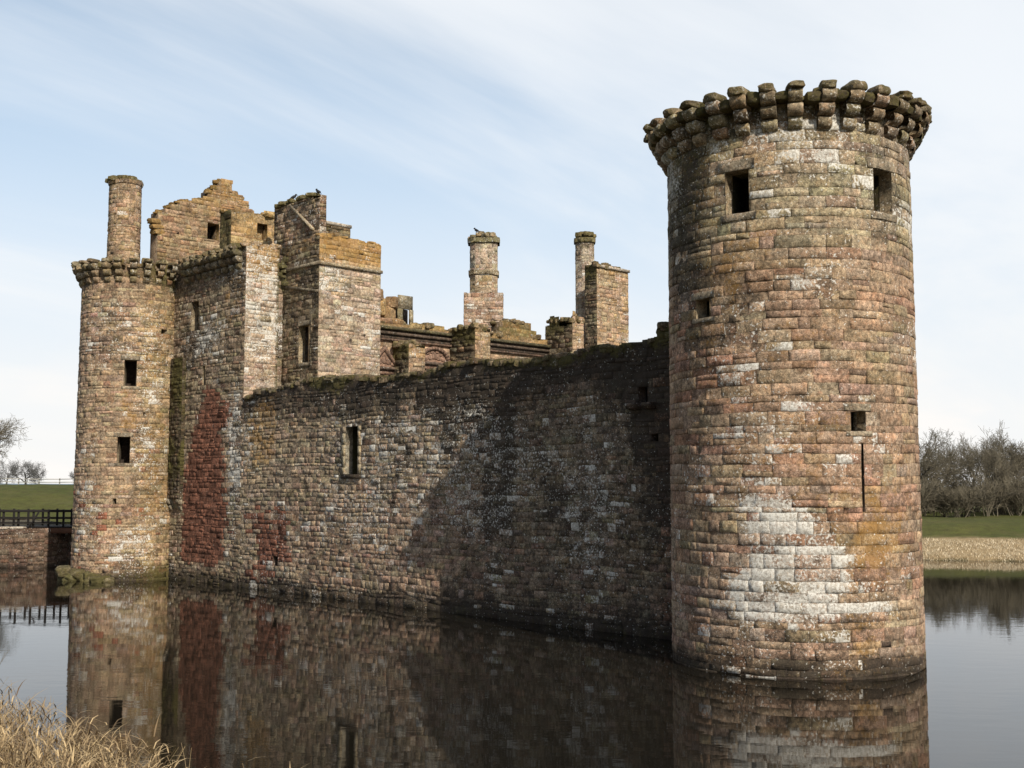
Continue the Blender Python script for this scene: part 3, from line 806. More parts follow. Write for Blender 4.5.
# tall round chimney
CH = (-23.12, 67.5); chm = round_map(CH[0], CH[1], .94, .92, 17, 23.4)
def ch_col(s, z, g): return pick(g, [(.4, PINK), (.5, TAN), (.4, BEIGE), (.2, OCHR), (.15, GREY), (.12, RED)])*(1. if z < 22.6 else .8)
def ch_wx(s, z):
    k = np.ones_like(s); return np.column_stack([.3*k+.2*(vnoise(s, z)-.5), .35*k, .22*k+.3*sm(z, 22.4, 23.4), .12*k+.6*sm(z, 22.8, 23.5)])
M = Mason()
panel(M, chm, -math.pi*.94, math.pi*.94, 16.6, 23.2, top=lambda s: 23.15+.2*(vnoise(np.asarray(s)*2, np.asarray(s)*0)-.5), colf=ch_col, wxf=ch_wx, ch=0.218, ln=0.378, relief=0.012, jit=0.006, res=.2, thick=.3, seed=31)
panel(M, round_map(CH[0], CH[1], .98, .97, 22, 24), -math.pi*.98, math.pi*.98, 22.95, 23.2, colf=ch_col, wxf=ch_wx, ch=0.168, ln=0.336, relief=0.010, jit=0.006, res=.2, thick=.4, seed=32)
for k in range(22):
    a = g.uniform(0, 6.28); r = g.uniform(0, .95)
    lump(M, (CH[0]+r*math.sin(a), CH[1]-r*math.cos(a), 23.25+.22*(1-r)+g.uniform(-.05, .1)), (g.uniform(.3, .55), g.uniform(.3, .4), g.uniform(.2, .3)), OLIV, (.2, .5, .3, .6), g)
M.build('chimney', gt)

# ---------------------------------------------------------------- gatehouse block
gh = wall_thing('gatehouse', 'ruined gatehouse block with red-stained flank wall and broken gable beside the far round tower', 'building', 2, 3)
gh_open = [(.57, 1.40, 13.60, 15.22), (2.44, 2.60, 14.34, 14.9), (1.97, 2.25, 10.5, 11.57)]
def gh_red(s, z):
    w = (fbm(s*.9+6, z*.9+1)-.5)*1.5
    lf = .10+2.1*sm(z, 4.5, 11.5); rt = 4.75-.03*z-1.1*sm(z, 8.5, 11.5)
    return sm(s+w*.7, lf-.35, lf+.35)*(1-sm(s+w*.9, rt-.55, rt+.45))*sm(z, .7, 1.2)*(1-sm(z+w, 10.2, 11.2))
def gh_col(s, z, g):
    r = float(gh_red(np.array(s), np.array(z)))
    c = pick(g, [(.5, GREY), (.35, BEIGE), (.2, PINK), (.25, TAN), (.2, DARK), (.1, OLIV), (.1, RED)])*.92
    if g.random() < r*1.02: c = (np.array([.185, .084, .054])*g.uniform(.75, 1.25)+np.array([.01, .008, .006])*g.random())
    if z < .6: c = c*.7
    return c
def gh_wx(s, z):
    n = fbm(s*.55+43, z*.55+17); r = gh_red(s, z)
    w = (.16+.34*sm(n, .45, .65)+.42*box(s, z, 4.7, 6.3, 1.5, 10.5, .3)+.3*box(s, z, 1, 4.5, 11.5, 14.5, .6))*(1-.9*r)
    o = (.12+.4*box(s, z, 4, 6.3, 13.5, 17, .5))*(1-r)
    d = (.26+.3*sm(n, .5, .7)+.3*sm(z, 15, 16.6))*(1-.75*r)+.6*(1-sm(z, .1, .7))
    m = (.08+.3*sm(z, 16.3, 17.4))*(1-r)+.4*(1-sm(z, .2, 1))
    return np.column_stack([np.clip(w, 0, 1), np.clip(o, 0, 1), np.clip(d, 0, 1), np.clip(m, 0, 1)])
M = Mason()
panel(M, cwm, -2.6, 6.2, -1.0, 17.5, top=lambda s: 17.35+.3*(vnoise(np.asarray(s)*1.2, np.asarray(s)*0+1)-.5), openings=gh_open, colf=gh_col, wxf=gh_wx, ch=0.223, ln=0.462, relief=0.015, jit=0.009, res=.17, thick=1.0, seed=41, mortar=(0.115, 0.089, 0.070))
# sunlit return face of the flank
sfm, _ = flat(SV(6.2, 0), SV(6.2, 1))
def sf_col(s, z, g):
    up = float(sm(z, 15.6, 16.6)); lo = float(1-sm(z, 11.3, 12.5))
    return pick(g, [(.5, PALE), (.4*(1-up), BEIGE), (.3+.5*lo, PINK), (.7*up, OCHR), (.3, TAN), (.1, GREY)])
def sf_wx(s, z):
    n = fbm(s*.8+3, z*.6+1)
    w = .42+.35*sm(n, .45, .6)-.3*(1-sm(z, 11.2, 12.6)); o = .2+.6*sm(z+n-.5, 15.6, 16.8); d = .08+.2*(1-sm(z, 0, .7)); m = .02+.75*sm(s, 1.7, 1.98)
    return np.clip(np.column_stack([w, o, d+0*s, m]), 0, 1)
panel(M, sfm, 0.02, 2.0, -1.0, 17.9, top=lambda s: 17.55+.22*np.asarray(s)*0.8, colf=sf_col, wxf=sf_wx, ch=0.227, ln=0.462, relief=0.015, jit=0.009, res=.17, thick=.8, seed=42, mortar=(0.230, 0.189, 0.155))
# the rest of the block behind: courtyard and rear faces, wall head
prism(M, [SV(-4.2, .9), SV(6.15, .9), SV(6.15, 8.0), SV(-4.2, 8.0)], -1.0, 17.3, gh_col, gh_wx, seed=43, ch=.5, ln=1.2, res=.5, capmoss=.7)
M.build('wall', gh)
for o_ in gh_open: reveal('window', gh, cwm, *o_, .9, BEIGE*.7)
g = np.random.default_rng(44)
s = .05
while s < 6.1:
    x, y = SV(s+g.normal(0, .02), 0); M = Mason()
    corbel_mesh(M, (x, y), tuple(N), 16.32, 3, .36, .38, .19, g, corbel_colour, moss_top=.6, wxv=(.3, .25, .35, .35)); M.build('corbel', gh); s += .70
M = Mason()
for k in range(46):
    x, y = SV(g.uniform(-1, 6.1), g.uniform(-.25, .9)); lump(M, (x, y, 17.5+g.uniform(-.1, .22)), (g.uniform(.3, .6), g.uniform(.3, .5), g.uniform(.2, .4)), corbel_colour(g), (.3, .5, .3, .7), g)
for k in range(12):
    x, y = SV(6.0, g.uniform(0, 2.0)); lump(M, (x, y, 17.65+g.uniform(-.05, .15)), (g.uniform(.3, .6), g.uniform(.3, .5), g.uniform(.15, .3)), TAN, (.5, .5, .1, .3), g)
M.build('wall_head_rubble', gh)
# latrine chute in the angle with the round tower
def lc_col(s, z, g): return pick(g, [(.5, DARK), (.35, OLIV), (.3, RED*.8), (.25, GREY)])*.72
def lc_wx(s, z):
    n = fbm(s*1.2+3, z*.6+10); k = np.ones_like(s)
    return np.clip(np.column_stack([.05*k+.25*(1-sm(z, 4.4, 6)), .2*k, .50*k+.3*sm(n, .4, .6)-.3*(1-sm(z, 4.4, 5.6)), .45*k+.45*sm(n, .42, .6)-.5*(1-sm(z, 4.6, 6.2))]), 0, 1)
M = Mason()
prism(M, [SV(-1.25, -.22), SV(.10, -.22), SV(.10, .3), SV(-1.25, .3)], 4.4, 12.2, lc_col, lc_wx, seed=45, ch=0.210, ln=0.353, relief=0.022, jit=0.022, res=.16)
P = []
for (q, zz) in ((.16, 4.4), (.0, 4.05), (-.16, 3.62)):
    pass
for s_ in (-1.2, -.10):
    x, y = SV(s_, 0); corbel_mesh(M, (x, y), tuple(N), 3.72, 2, .34, .30, .15, g, lambda g: GREY, topper=False)
M.build('latrine_chute', gh)

# broken gable above the wall head
gbm, _ = flat(SV(-4, 0), SV(-4, 1))
gp = np.array([(.1, 21.0), (.45, 21.25), (.9, 21.6), (1.5, 22.0), (2.3, 22.15), (3.1, 22.4), (3.45, 22.95), (3.85, 23.3), (4.05, 23.75), (4.75, 23.8), (4.95, 23.35), (5.5, 23.05), (5.9, 22.8), (6.4, 22.2), (7.0, 21.6), (7.6, 20.6), (8.0, 19.8)])
def gb_top(s): s = np.asarray(s, float); return np.interp(s, gp[:, 0], gp[:, 1])+.12*(vnoise(s*3, s*0+2)-.5)
def gb_col(s, z, g):
    up = float(sm(z, 21.3, 22.3)); return pick(g, [(.30+.25*up, OCHR), (.35, TAN), (.2, PINK), (.2*(1-up), GREY), (.25, RED*1.15), (.3, OLIV), (.2*(1-up), PINK), (.15, BEIGE)])*.95
def gb_wx(s, z):
    n = fbm(s*.6+5, z*.6+50); k = np.ones_like(s)
    return np.clip(np.column_stack([.12*k+.2*sm(n, .5, .7), .28*k+.3*sm(z, 20.8, 22.2)*n*1.6, .2*k+.3*sm(n, .5, .65)*(1-sm(z, 21, 22)), .15*k+.25*(1-sm(n, .35, .55))]), 0, 1)
M = Mason()
gb_open = [(3.32, 4.10, 20.0, 21.0)]
panel(M, gbm, .12, 8.0, 17.2, 23.9, top=gb_top, openings=gb_open, colf=gb_col, wxf=gb_wx, ch=0.227, ln=0.462, relief=0.017, jit=0.013, res=.2, thick=.9, seed=51, mortar=(0.162, 0.121, 0.081))
# corbelled skewputt at the left end
for (dz, o_) in ((20.55, .38), (20.25, .24), (19.95, .12)):
    x, y = SV(-4.2, .36-o_); lump(M, (x, y, dz), (.75, .6, .3), OCHR*.9, (.15, .6, .3, .3), g, rz=.8)
for k in range(36):
    s = g.uniform(.2, 7.6); x, y = SV(-4.35+g.uniform(-.2, .2), s); lump(M, (x, y, float(gb_top(s))+.02), (g.uniform(.3, .55), g.uniform(.3, .5), g.uniform(.12, .28)), OCHR*.8, (.2, .6, .25, .5), g)
M.build('gable', gh)
reveal('window', gh, gbm, *gb_open[0], .6, OCHR*.75)
# cap-house with a square window
def ca_col(s, z, g): return pick(g, [(.7, OCHR), (.35, TAN), (.2, BEIGE), (.15, OLIV)])
def ca_wx(s, z): k = np.ones_like(s); n = fbm(s*.7, z*.7+4); return np.clip(np.column_stack([.12*k+.2*sm(n, .5, .7), .5*k, .2*k, .2*k+.2*sm(z, 19.8, 20.2)]), 0, 1)
def ca_colL(s, z, g): return pick(g, [(.7, OLIV), (.35, OCHR), (.3, DARK)])*.8  # mossy left face, its grazing shade put into darker colours
M = Mason(); cs0, cs1 = 1.67, 2.86
cam_, _ = flat(SV(cs1, 1.0), SV(cs1, 2.0))
ca_open = [(1.62, 2.28, 18.78, 19.72)]
panel(M, cam_, 0, 3.6, 17.2, 20.5, top=lambda s: 20.18+.06*np.asarray(s), openings=ca_open, colf=ca_col, wxf=ca_wx, ch=.36, ln=.7, relief=0.010, jit=0.005, res=.25, thick=.6, seed=53, mortar=(0.189, 0.135, 0.074))
cal_, _ = flat(SV(cs0, 1.0), SV(cs1, 1.0))
panel(M, cal_, 0, cs1-cs0, 17.2, 20.2, colf=ca_colL, wxf=lambda s, z: np.tile([.05, .25, .45, .6], (len(s), 1)), ch=0.252, ln=0.420, relief=0.010, jit=0.006, res=.25, thick=.5, seed=54)
prism(M, [SV(cs0, 1.45), SV(cs1-.55, 1.45), SV(cs1-.55, 4.5), SV(cs0, 4.5)], 17.2, 20.1, ca_col, ca_wx, seed=55, ch=.4, ln=.9, res=.5)
for k in range(26):
    x, y = SV(g.uniform(cs0, cs1), g.uniform(1.0, 4.5)); lump(M, (x, y, 20.2+.05*k/26+g.uniform(-.03, .06)), (g.uniform(.4, .7), g.uniform(.3, .5), g.uniform(.12, .22)), OCHR*.8, (.3, .5, .2, .5), g)
M.build('cap_house', gh)
wn = reveal('window', gh, cam_, *ca_open[0], .5, OCHR*.6)

# ---------------------------------------------------------------- square stair block
st = wall_thing('stair_turret', 'square pale stone turret with orange-lichened top and tall dark window, right of the gatehouse flank', 'turret', 8, 4)
sL, _ = flat(SV(6.0, 2.28), SV(7.0, 2.28)); sR, _ = flat(SV(9.53, 2.28), SV(9.53, 3.28))
st_open = [(7.78-6, 8.78-6, 11.42, 13.36)]
def stl_col(s, z, g): return pick(g, [(.45, GREY), (.35, OLIV), (.35, TAN), (.25, DARK), (.15, RED)])*.85  # left face: its shade put into a darker stone palette
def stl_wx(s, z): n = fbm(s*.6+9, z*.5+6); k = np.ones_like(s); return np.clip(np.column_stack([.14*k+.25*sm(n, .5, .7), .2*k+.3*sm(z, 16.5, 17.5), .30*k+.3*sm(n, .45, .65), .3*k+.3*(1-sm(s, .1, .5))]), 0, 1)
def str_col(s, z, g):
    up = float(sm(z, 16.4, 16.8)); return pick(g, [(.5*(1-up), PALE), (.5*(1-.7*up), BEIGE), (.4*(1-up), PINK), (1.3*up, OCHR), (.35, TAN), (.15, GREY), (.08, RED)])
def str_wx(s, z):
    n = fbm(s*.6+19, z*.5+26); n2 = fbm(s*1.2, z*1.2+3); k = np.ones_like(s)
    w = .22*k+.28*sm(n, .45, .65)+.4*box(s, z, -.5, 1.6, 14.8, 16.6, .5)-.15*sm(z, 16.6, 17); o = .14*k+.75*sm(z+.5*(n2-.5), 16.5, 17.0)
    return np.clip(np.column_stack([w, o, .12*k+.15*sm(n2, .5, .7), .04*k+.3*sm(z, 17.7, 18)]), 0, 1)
M = Mason()
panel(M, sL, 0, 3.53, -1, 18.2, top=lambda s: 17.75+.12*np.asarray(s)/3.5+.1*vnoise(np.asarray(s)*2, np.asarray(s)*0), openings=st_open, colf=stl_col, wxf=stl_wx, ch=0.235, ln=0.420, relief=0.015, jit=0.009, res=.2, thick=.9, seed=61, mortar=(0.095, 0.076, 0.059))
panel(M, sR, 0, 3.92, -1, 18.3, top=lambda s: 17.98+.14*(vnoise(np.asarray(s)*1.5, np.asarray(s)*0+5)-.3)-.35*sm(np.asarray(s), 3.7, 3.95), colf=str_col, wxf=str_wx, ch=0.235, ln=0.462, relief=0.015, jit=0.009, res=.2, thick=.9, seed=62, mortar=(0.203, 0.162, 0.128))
prism(M, [SV(6.0, 3.1), SV(8.6, 3.1), SV(8.6, 6.2), SV(6.0, 6.2)], -1, 17.8, stl_col, stl_wx, seed=63, ch=.5, ln=1.1, res=.5)
M.build('wall', st)
reveal('window', st, sL, *st_open[0], .9, BEIGE*.85, dress=.25)
def strip(M, f, a, b, z0, z1, d, colr, wxv):
    P = np.concatenate([f(np.array([a, b, b, a]), np.array([q[0], q[1], q[1], q[0]]), np.array([d, d, -.1, -.1])) for q in ((z0[0], z0[1]), (z1[0], z1[1]))])
    M.add(P, [(0, 1, 5, 4), (1, 2, 6, 5), (2, 3, 7, 6), (3, 0, 4, 7), (4, 5, 6, 7), (3, 2, 1, 0)], colr, wxv)
M = Mason()
strip(M, sR, -.02, 3.97, (16.40, 16.40), (16.56, 16.56), .12, BEIGE, (.35, .3, .2, .1)); strip(M, sL, -.1, 3.60, (16.40, 16.40), (16.56, 16.56), .115, GREY, (.2, .2, .3, .3))
strip(M, sL, .3, 3.53, (15.55, 14.95), (15.68, 15.08), .08, GREY*.8, (.2, .1, .4, .3))
M.build('string_course', st)
# upper wall with a raking roof line, and a small stub behind
def up_col(s, z, g): return pick(g, [(.4, RED), (.35, GREY), (.35, TAN), (.25, OLIV), (.2, DARK), (.12, PALE)])
def up_wx(s, z): n = fbm(s*.8+29, z*.8+6); k = np.ones_like(s); return np.clip(np.column_stack([.25*k+.3*sm(n, .5, .7), .3*k, .25*k+.3*sm(n, .4, .6), .15*k+.6*sm(z, 19.8, 20.5)]), 0, 1)
M = Mason()
up = [SV(4.75, 2.55), SV(9.1, 2.55), SV(9.1, 2.95), SV(4.75, 2.95)]
fU, _ = flat(up[0], up[1])
prism(M, up, 17.2, 20.15, up_col, up_wx, seed=64, ch=0.227, ln=0.420, relief=0.017, jit=0.013, res=.2, tops={0: lambda s: 20.3-.06*np.asarray(s)+.0})
strip(M, fU, 1.75, 3.9, (19.9, 18.3), (20.05, 18.45), .15, BEIGE, (.5, .1, .1, .1))
for k in range(24):
    x, y = SV(g.uniform(4.8, 9.05), g.uniform(2.5, 3.0)); lump(M, (x, y, 20.25+g.uniform(-.05, .1)), (g.uniform(.35, .6), g.uniform(.3, .5), g.uniform(.15, .25)), OLIV, (.4, .4, .3, .6), g)
M.build('roof_line_wall', st)
M = Mason()
prism(M, [SV(6.6, 3.9), SV(7.5, 3.9), SV(7.5, 5.62), SV(6.6, 5.62)], 17.2, 19.25, stl_col, stl_wx, seed=65, ch=0.252, ln=0.504, res=.3)
strip(M, flat(SV(7.5, 3.9), SV(7.5, 5))[0], -.06, 1.78, (19.1, 19.1), (19.27, 19.27), .08, PALE, (.4, .3, .2, .3))
M.build('chimney_stub', st)
M = Mason()
for k in range(16):
    x, y = SV(9.3, 2.4+g.uniform(0, 3.6)); lump(M, (x, y, 17.95+g.uniform(-.04, .08)), (g.uniform(.3, .6), g.uniform(.3, .5), g.uniform(.12, .25)), OCHR, (.3, .6, .1, .3), g)
M2 = Mason()
for k in range(14):
    x, y = SV(6.0+g.uniform(0, .5), 2.2+g.uniform(-.2, .2)); lump(M2, (x, y, 15.5+k*.13), (g.uniform(.3, .5), g.uniform(.3, .5), g.uniform(.15, .3)), OLIV, (.2, .2, .5, .6), g)
M.build('wall_head_rubble', st); M2.build('broken_tusking', st)

# ---------------------------------------------------------------- lodging range across the courtyard
lr = wall_thing('lodging_range', 'ruined lodging range with carved pediments, tall chimney stack and dark cornice behind the curtain wall', 'building', 6, 14)
SR = 8.5
fR, _ = flat(SV(SR, 0), SV(SR, 1))
def lr_col(s, z, g):
    up = float(sm(z, 13.7, 13.9)); return pick(g, [(.5*(1-up), PINK), (.4*(1-up), TAN), (.3, BEIGE), (.6*up, OCHR), (.35*up, OLIV), (.12, RED)])
def lr_wx(s, z):
    n = fbm(s*.5+59, z*.5+6); k = np.ones_like(s); return np.clip(np.column_stack([.15*k+.2*sm(n, .5, .7), .2*k+.4*sm(z, 13.7, 14), .14*k+.2*sm(n, .5, .7), .05*k+.55*sm(z, 13.8, 14.1)]), 0, 1)
lr_open = [(6.7, 7.75, 9.6, 11.25), (9.95, 11.55, 9.6, 12.1), (13.4, 14.7, 9.6, 12.0)]
def lr_top(s):
    s = np.asarray(s, float); return 14.05+.25*(vnoise(s*.9, s*0+3)-.5)+.85*sm(s, 15.9, 16.1)*(1-sm(s, 18.3, 18.5))+.15*sm(s, 12.5, 13)
M = Mason()
panel(M, fR, 4.5, 24.0, -1, 15.2, top=lr_top, openings=lr_open, colf=lr_col, wxf=lr_wx, ch=0.277, ln=0.756, relief=0.006, jit=0.004, res=.35, thick=1.0, seed=71, mortar=(0.216, 0.162, 0.121), gap=0.015)
prism(M, [SV(3.2, 5), SV(4.0, 5), SV(4.0, 24), SV(3.2, 24)], -1, 13.3, lr_col, lr_wx, seed=72, ch=.6, ln=1.4, res=.6)
for k in range(70):
    v_ = g.uniform(5.5, 23); x, y = SV(SR-g.uniform(.05, .8), v_); lump(M, (x, y, float(lr_top(v_))+g.uniform(-.08, .14)), (g.uniform(.3, .7), g.uniform(.3, .5), g.uniform(.15, .35)), pick(g, [(1, OLIV), (1, TAN), (.6, OCHR), (.6, DARK)]), (.25, .35, .3, .5), g)
M.build('wall', lr)
lr_win = []
for o_ in lr_open: lr_win.append(reveal('window', lr, fR, *o_, .7, PINK*.7))
M = Mason()
for (z0, z1, d, c) in ((13.02, 13.12, .16, PINK*.8), (13.36, 13.50, .20, DARK*1.6), (13.62, 13.78, .34, OLIV*.8), (13.12, 13.36, .06, DARK*1.2), (13.5, 13.62, .12, DARK*1.1)):
    strip(M, fR, 5.0, 23.5, (z0, z0), (z1, z1), d, c, (.15, .12, .55, .35))
M.build('cornice', lr)
def pediment(c, hw, z0, h, tri=False, win=None):
    M = Mason(); n = 14
    pts = [(c-hw, z0), (c, z0+h), (c+hw, z0)] if tri else [(c-hw*math.cos(i/n*math.pi), z0+h*math.sin(i/n*math.pi)) for i in range(n+1)]
    inner = [(c+(p[0]-c)*.84, z0+(p[1]-z0)*.80) for p in pts]
    k = len(pts)
    for i in range(k-1):
        q = [pts[i], pts[i+1], inner[i+1], inner[i]]
        ss = np.array([a[0] for a in q]); zz = np.array([a[1] for a in q])
        P = np.concatenate([fR(ss, zz, np.full(4, .22)), fR(ss, zz, np.full(4, .0))])
        M.add(P, [(0, 1, 2, 3), (0, 4, 5, 1), (2, 6, 7, 3), (1, 5, 6, 2), (3, 7, 4, 0)], PINK*.75, (.15, .15, .35, .1))
    ss = np.array([p[0] for p in inner]); zz = np.array([p[1] for p in inner])
    M.add(fR(ss, zz, np.full(k, .07)), [tuple(range(k))], PINK*1.05, (.1, .15, .2, .05))
    for (a_, z_, w_, h_) in ((0, .12, .34, .42), (-.30, .10, .30, .26), (.30, .10, .30, .26), (-.58, .06, .26, .18), (.58, .06, .26, .18), (-.15, .42, .26, .2), (.17, .44, .26, .2), (-.42, .34, .22, .16), (.44, .33, .22, .16)):       # worn carving in the tympanum
        if z_ > .3 and tri: continue
        P = fR(np.array([c+a_*hw]), np.array([z0+z_*1.15*h/.9+h_/2]), np.array([.05]))[0]; lump(M, P, (w_*hw, .16, h_*h), PINK*.85, (.1, .1, .35, .05), g, rz=math.atan2(N[1], N[0]), sub=3)
    strip(M, fR, c-hw-.08, c+hw+.08, (z0-.16, z0-.16), (z0-.003, z0-.003), .24, DARK*1.2, (.2, .1, .4, .1))
    strip(M, fR, c-hw, c+hw, (z0-.42, z0-.42), (z0-.165, z0-.165), .10, PINK*.9, (.2, .2, .2, .05))
    M.build('pediment', win)
pediment(7.2, .95, 11.55, 1.15, True, win=lr_win[0]); pediment(10.75, 1.1, 12.05, .88, win=lr_win[1]); pediment(14.05, 1.0, 11.95, .92, win=lr_win[2])
def pier_cols(dark):  # shaded and sunlit palettes: face light put into the stone colour
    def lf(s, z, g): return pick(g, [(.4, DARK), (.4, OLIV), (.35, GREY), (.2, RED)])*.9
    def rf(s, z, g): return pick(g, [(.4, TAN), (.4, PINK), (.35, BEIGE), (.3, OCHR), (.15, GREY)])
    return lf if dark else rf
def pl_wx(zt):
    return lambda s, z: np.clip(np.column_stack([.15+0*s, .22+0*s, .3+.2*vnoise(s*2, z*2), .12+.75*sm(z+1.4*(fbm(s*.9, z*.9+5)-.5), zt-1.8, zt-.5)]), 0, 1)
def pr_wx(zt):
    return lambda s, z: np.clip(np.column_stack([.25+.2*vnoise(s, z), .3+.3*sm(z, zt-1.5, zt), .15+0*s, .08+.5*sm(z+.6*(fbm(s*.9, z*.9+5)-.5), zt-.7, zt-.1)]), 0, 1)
def pier(name, s0, s1, v0, v1, zt, seed, rag=.4, parent=None, ch=0.227, ln=0.420):
    M = Mason(); gg = np.random.default_rng(seed)
    a, _ = flat(SV(s0, v0), SV(s1, v0)); b, _ = flat(SV(s1, v0), SV(s1, v1)); c, _ = flat(SV(s1, v1), SV(s0, v1)); d, _ = flat(SV(s0, v1), SV(s0, v0))
    tp = lambda s: zt-rag*vnoise(np.asarray(s)*1.3+seed, np.asarray(s)*0+seed)
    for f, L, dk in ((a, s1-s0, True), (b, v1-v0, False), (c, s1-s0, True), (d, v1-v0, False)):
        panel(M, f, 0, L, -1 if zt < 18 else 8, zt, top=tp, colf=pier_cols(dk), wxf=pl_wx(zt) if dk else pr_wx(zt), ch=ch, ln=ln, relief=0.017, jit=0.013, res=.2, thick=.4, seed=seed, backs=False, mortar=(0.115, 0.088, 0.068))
        seed += 1
    P = [(*SV(*q), zt-rag*.7) for q in ((s0, v0), (s1, v0), (s1, v1), (s0, v1))]
    M.add(P, [(0, 1, 2, 3)], DARK, (.1, .2, .4, .8))
    for k in range(int(14*(s1-s0)*(v1-v0)**.5)+6):
        x, y = SV(gg.uniform(s0, s1), gg.uniform(v0, v1)); lump(M, (x, y, zt-rag*.55+gg.uniform(-.1, .18)), (gg.uniform(.3, .55), gg.uniform(.3, .5), gg.uniform(.18, .34)), pier_cols(gg.random() < .4)(0, 0, gg), (.3, .35, .3, .65), gg)
    return M.build(name, parent or lr)
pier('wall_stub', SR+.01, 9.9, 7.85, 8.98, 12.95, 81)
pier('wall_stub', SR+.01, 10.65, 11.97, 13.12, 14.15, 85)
# chimney stack on the ridge: square base, moulded shaft, octagonal head
def oct_pts(cx, cy, r, ry=None, rot=R(22.5)):
    ry = ry or r
    return [(cx+r*math.cos(rot+i*math.pi/4), cy+ry*math.sin(rot+i*math.pi/4)) for i in range(8)]
def cham(cx, cy, hw, hd, k): return [(cx+hw, cy-hd+k), (cx+hw, cy+hd-k), (cx+hw-k, cy+hd), (cx-hw+k, cy+hd), (cx-hw, cy+hd-k), (cx-hw, cy-hd+k), (cx-hw+k, cy-hd), (cx+hw-k, cy-hd)]
def st_col(s, z, g): return pick(g, [(.45, PINK), (.35, RED), (.4, BEIGE), (.35, PALE), (.25, TAN)])
def st_wx(s, z): n = vnoise(s*2, z*2); return np.clip(np.column_stack([.32+.25*n, .22+0*s, .2+0*s, .06+0*s]), 0, 1)
def sh_col(s, z, g): return pick(g, [(.5, PALE), (.5, BEIGE), (.3, PINK), (.25, GREY), (.15+.4*float(sm(z, 17.2, 17.4)*(1-sm(z, 18.2, 18.4))), OCHR)])
def sh_wx(s, z): n = vnoise(s*2, z*2); return np.clip(np.column_stack([.32+.2*n, .2+.3*sm(z, 17.2, 17.4)*(1-sm(z, 18, 18.4)), .16+.3*sm(z, 20.2, 20.6), .08+.5*sm(z, 20.6, 21)]), 0, 1)
M = Mason()
prism(M, [(-3.0, 70.9), (-.57, 70.9), (-.57, 72.6), (-3.0, 72.6)], 11, 17.1, st_col, st_wx, seed=91, ch=0.227, ln=0.420, relief=0.015, jit=0.009, res=.2)
prism(M, cham(-1.78, 71.8, .86, .80, .34), 17.0, 20.6, sh_col, sh_wx, seed=92, ch=0.252, ln=0.378, relief=0.010, jit=0.005, res=.2)
prism(M, cham(-1.78, 71.8, .95, .88, .36), 18.30, 18.58, lambda s, z, g: BEIGE*.8, sh_wx, seed=93, ch=0.252, ln=0.504, relief=0.005, jit=0.002, res=.25)
prism(M, cham(-1.78, 71.8, 1.0, .92, .38), 20.35, 20.66, lambda s, z, g: OLIV, sh_wx, seed=94, ch=0.252, ln=0.420, relief=0.010, jit=0.009, res=.25)
for k in range(26):
    a = g.uniform(0, 6.28); r = .9*math.sqrt(g.random()); lump(M, (-1.78+r*math.cos(a), 71.8+.85*r*math.sin(a), 20.72+.28*(1-r)+g.uniform(-.05, .12)), (g.uniform(.3, .5), g.uniform(.25, .4), g.uniform(.2, .32)), pick(g, [(1, OLIV), (1, BEIGE)]), (.35, .35, .25, .5), g)
M.build('chimney', lr)
# ruined stones of the dormer heads at the left end
M = Mason()
for (v, z, a, b, c) in ((6.7, 14.6, 1.0, .8, 1.1), (7.3, 14.9, .9, .8, 1.0), (7.0, 15.5, .9, .7, .7), (7.85, 14.5, .8, .7, .9), (8.1, 15.2, .7, .6, .7), (6.5, 15.6, .8, .7, .5), (8.35, 14.15, .9, .7, .35), (7.6, 14.1, 1.0, .8, .4)):
    x, y = SV(SR-.5, v); lump(M, (x, y, z), (a, b, c), pick(g, [(1, OCHR), (1, TAN), (1, DARK)]), (.2, .4, .3, .3), g, sub=4)
for (v0, v1, z0, z1) in ((8.55, 9.55, 14.95, 15.72), (8.5, 8.85, 14.1, 15.0), (9.35, 9.6, 14.1, 14.95), (8.1, 8.5, 15.15, 15.3), (8.45, 9.7, 13.95, 14.12)):
    strip(M, flat(SV(SR-.4, 0), SV(SR-.4, 1))[0], v0, v1, (z0, z0), (z1, z1), .0, pick(g, [(1, GREY), (1, OLIV), (.6, BEIGE)]), (.3, .2, .3, .4))
strip(M, flat(SV(SR-1.1, 0), SV(SR-1.1, 1))[0], 6.0, 9.75, (13.9, 13.9), (15.25, 15.05), .0, DARK, (.1, .1, .6, .4))  # dark sheet added behind, standing for the shaded interior
M.build('dormer_ruin', lr)

# ---------------------------------------------------------------- south range stump and its block
sb = wall_thing('ruined_stack', 'square ruined block with slender octagonal flue and mossy stump, left of the great round tower', 'ruin', 9, 24)
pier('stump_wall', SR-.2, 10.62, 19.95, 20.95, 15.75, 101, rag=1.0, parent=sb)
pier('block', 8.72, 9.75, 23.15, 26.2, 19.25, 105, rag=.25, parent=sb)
M = Mason()
strip(M, flat(SV(9.75, 23.15), SV(9.75, 24.15))[0], -.08, 3.12, (19.0, 19.0), (19.17, 19.17), .12, PALE, (.3, .4, .2, .4))
M.build('capping', sb)
M = Mason(); cx, cy = SV(6.7, 25.35)
def ol_col(s, z, g): return pick(g, [(.5, PALE), (.4, BEIGE), (.3, PINK), (.2, GREY)])
prism(M, oct_pts(cx, cy, .66), 9, 21.6, ol_col, sh_wx, seed=111, ch=0.269, ln=0.420, relief=0.010, jit=0.005, res=.25)
prism(M, oct_pts(cx, cy, .76), 21.3, 21.62, lambda s, z, g: OLIV, lambda s, z: np.tile([.2, .4, .3, .5], (len(s), 1)), seed=112, ch=0.252, ln=0.420, relief=0.010, jit=0.009, res=.25)
for k in range(16):
    a = g.uniform(0, 6.28); r = .68*math.sqrt(g.random()); lump(M, (cx+r*math.cos(a), cy+r*math.sin(a), 21.7+.3*(1-r)), (.42, .36, .3), OLIV, (.2, .5, .3, .6), g)
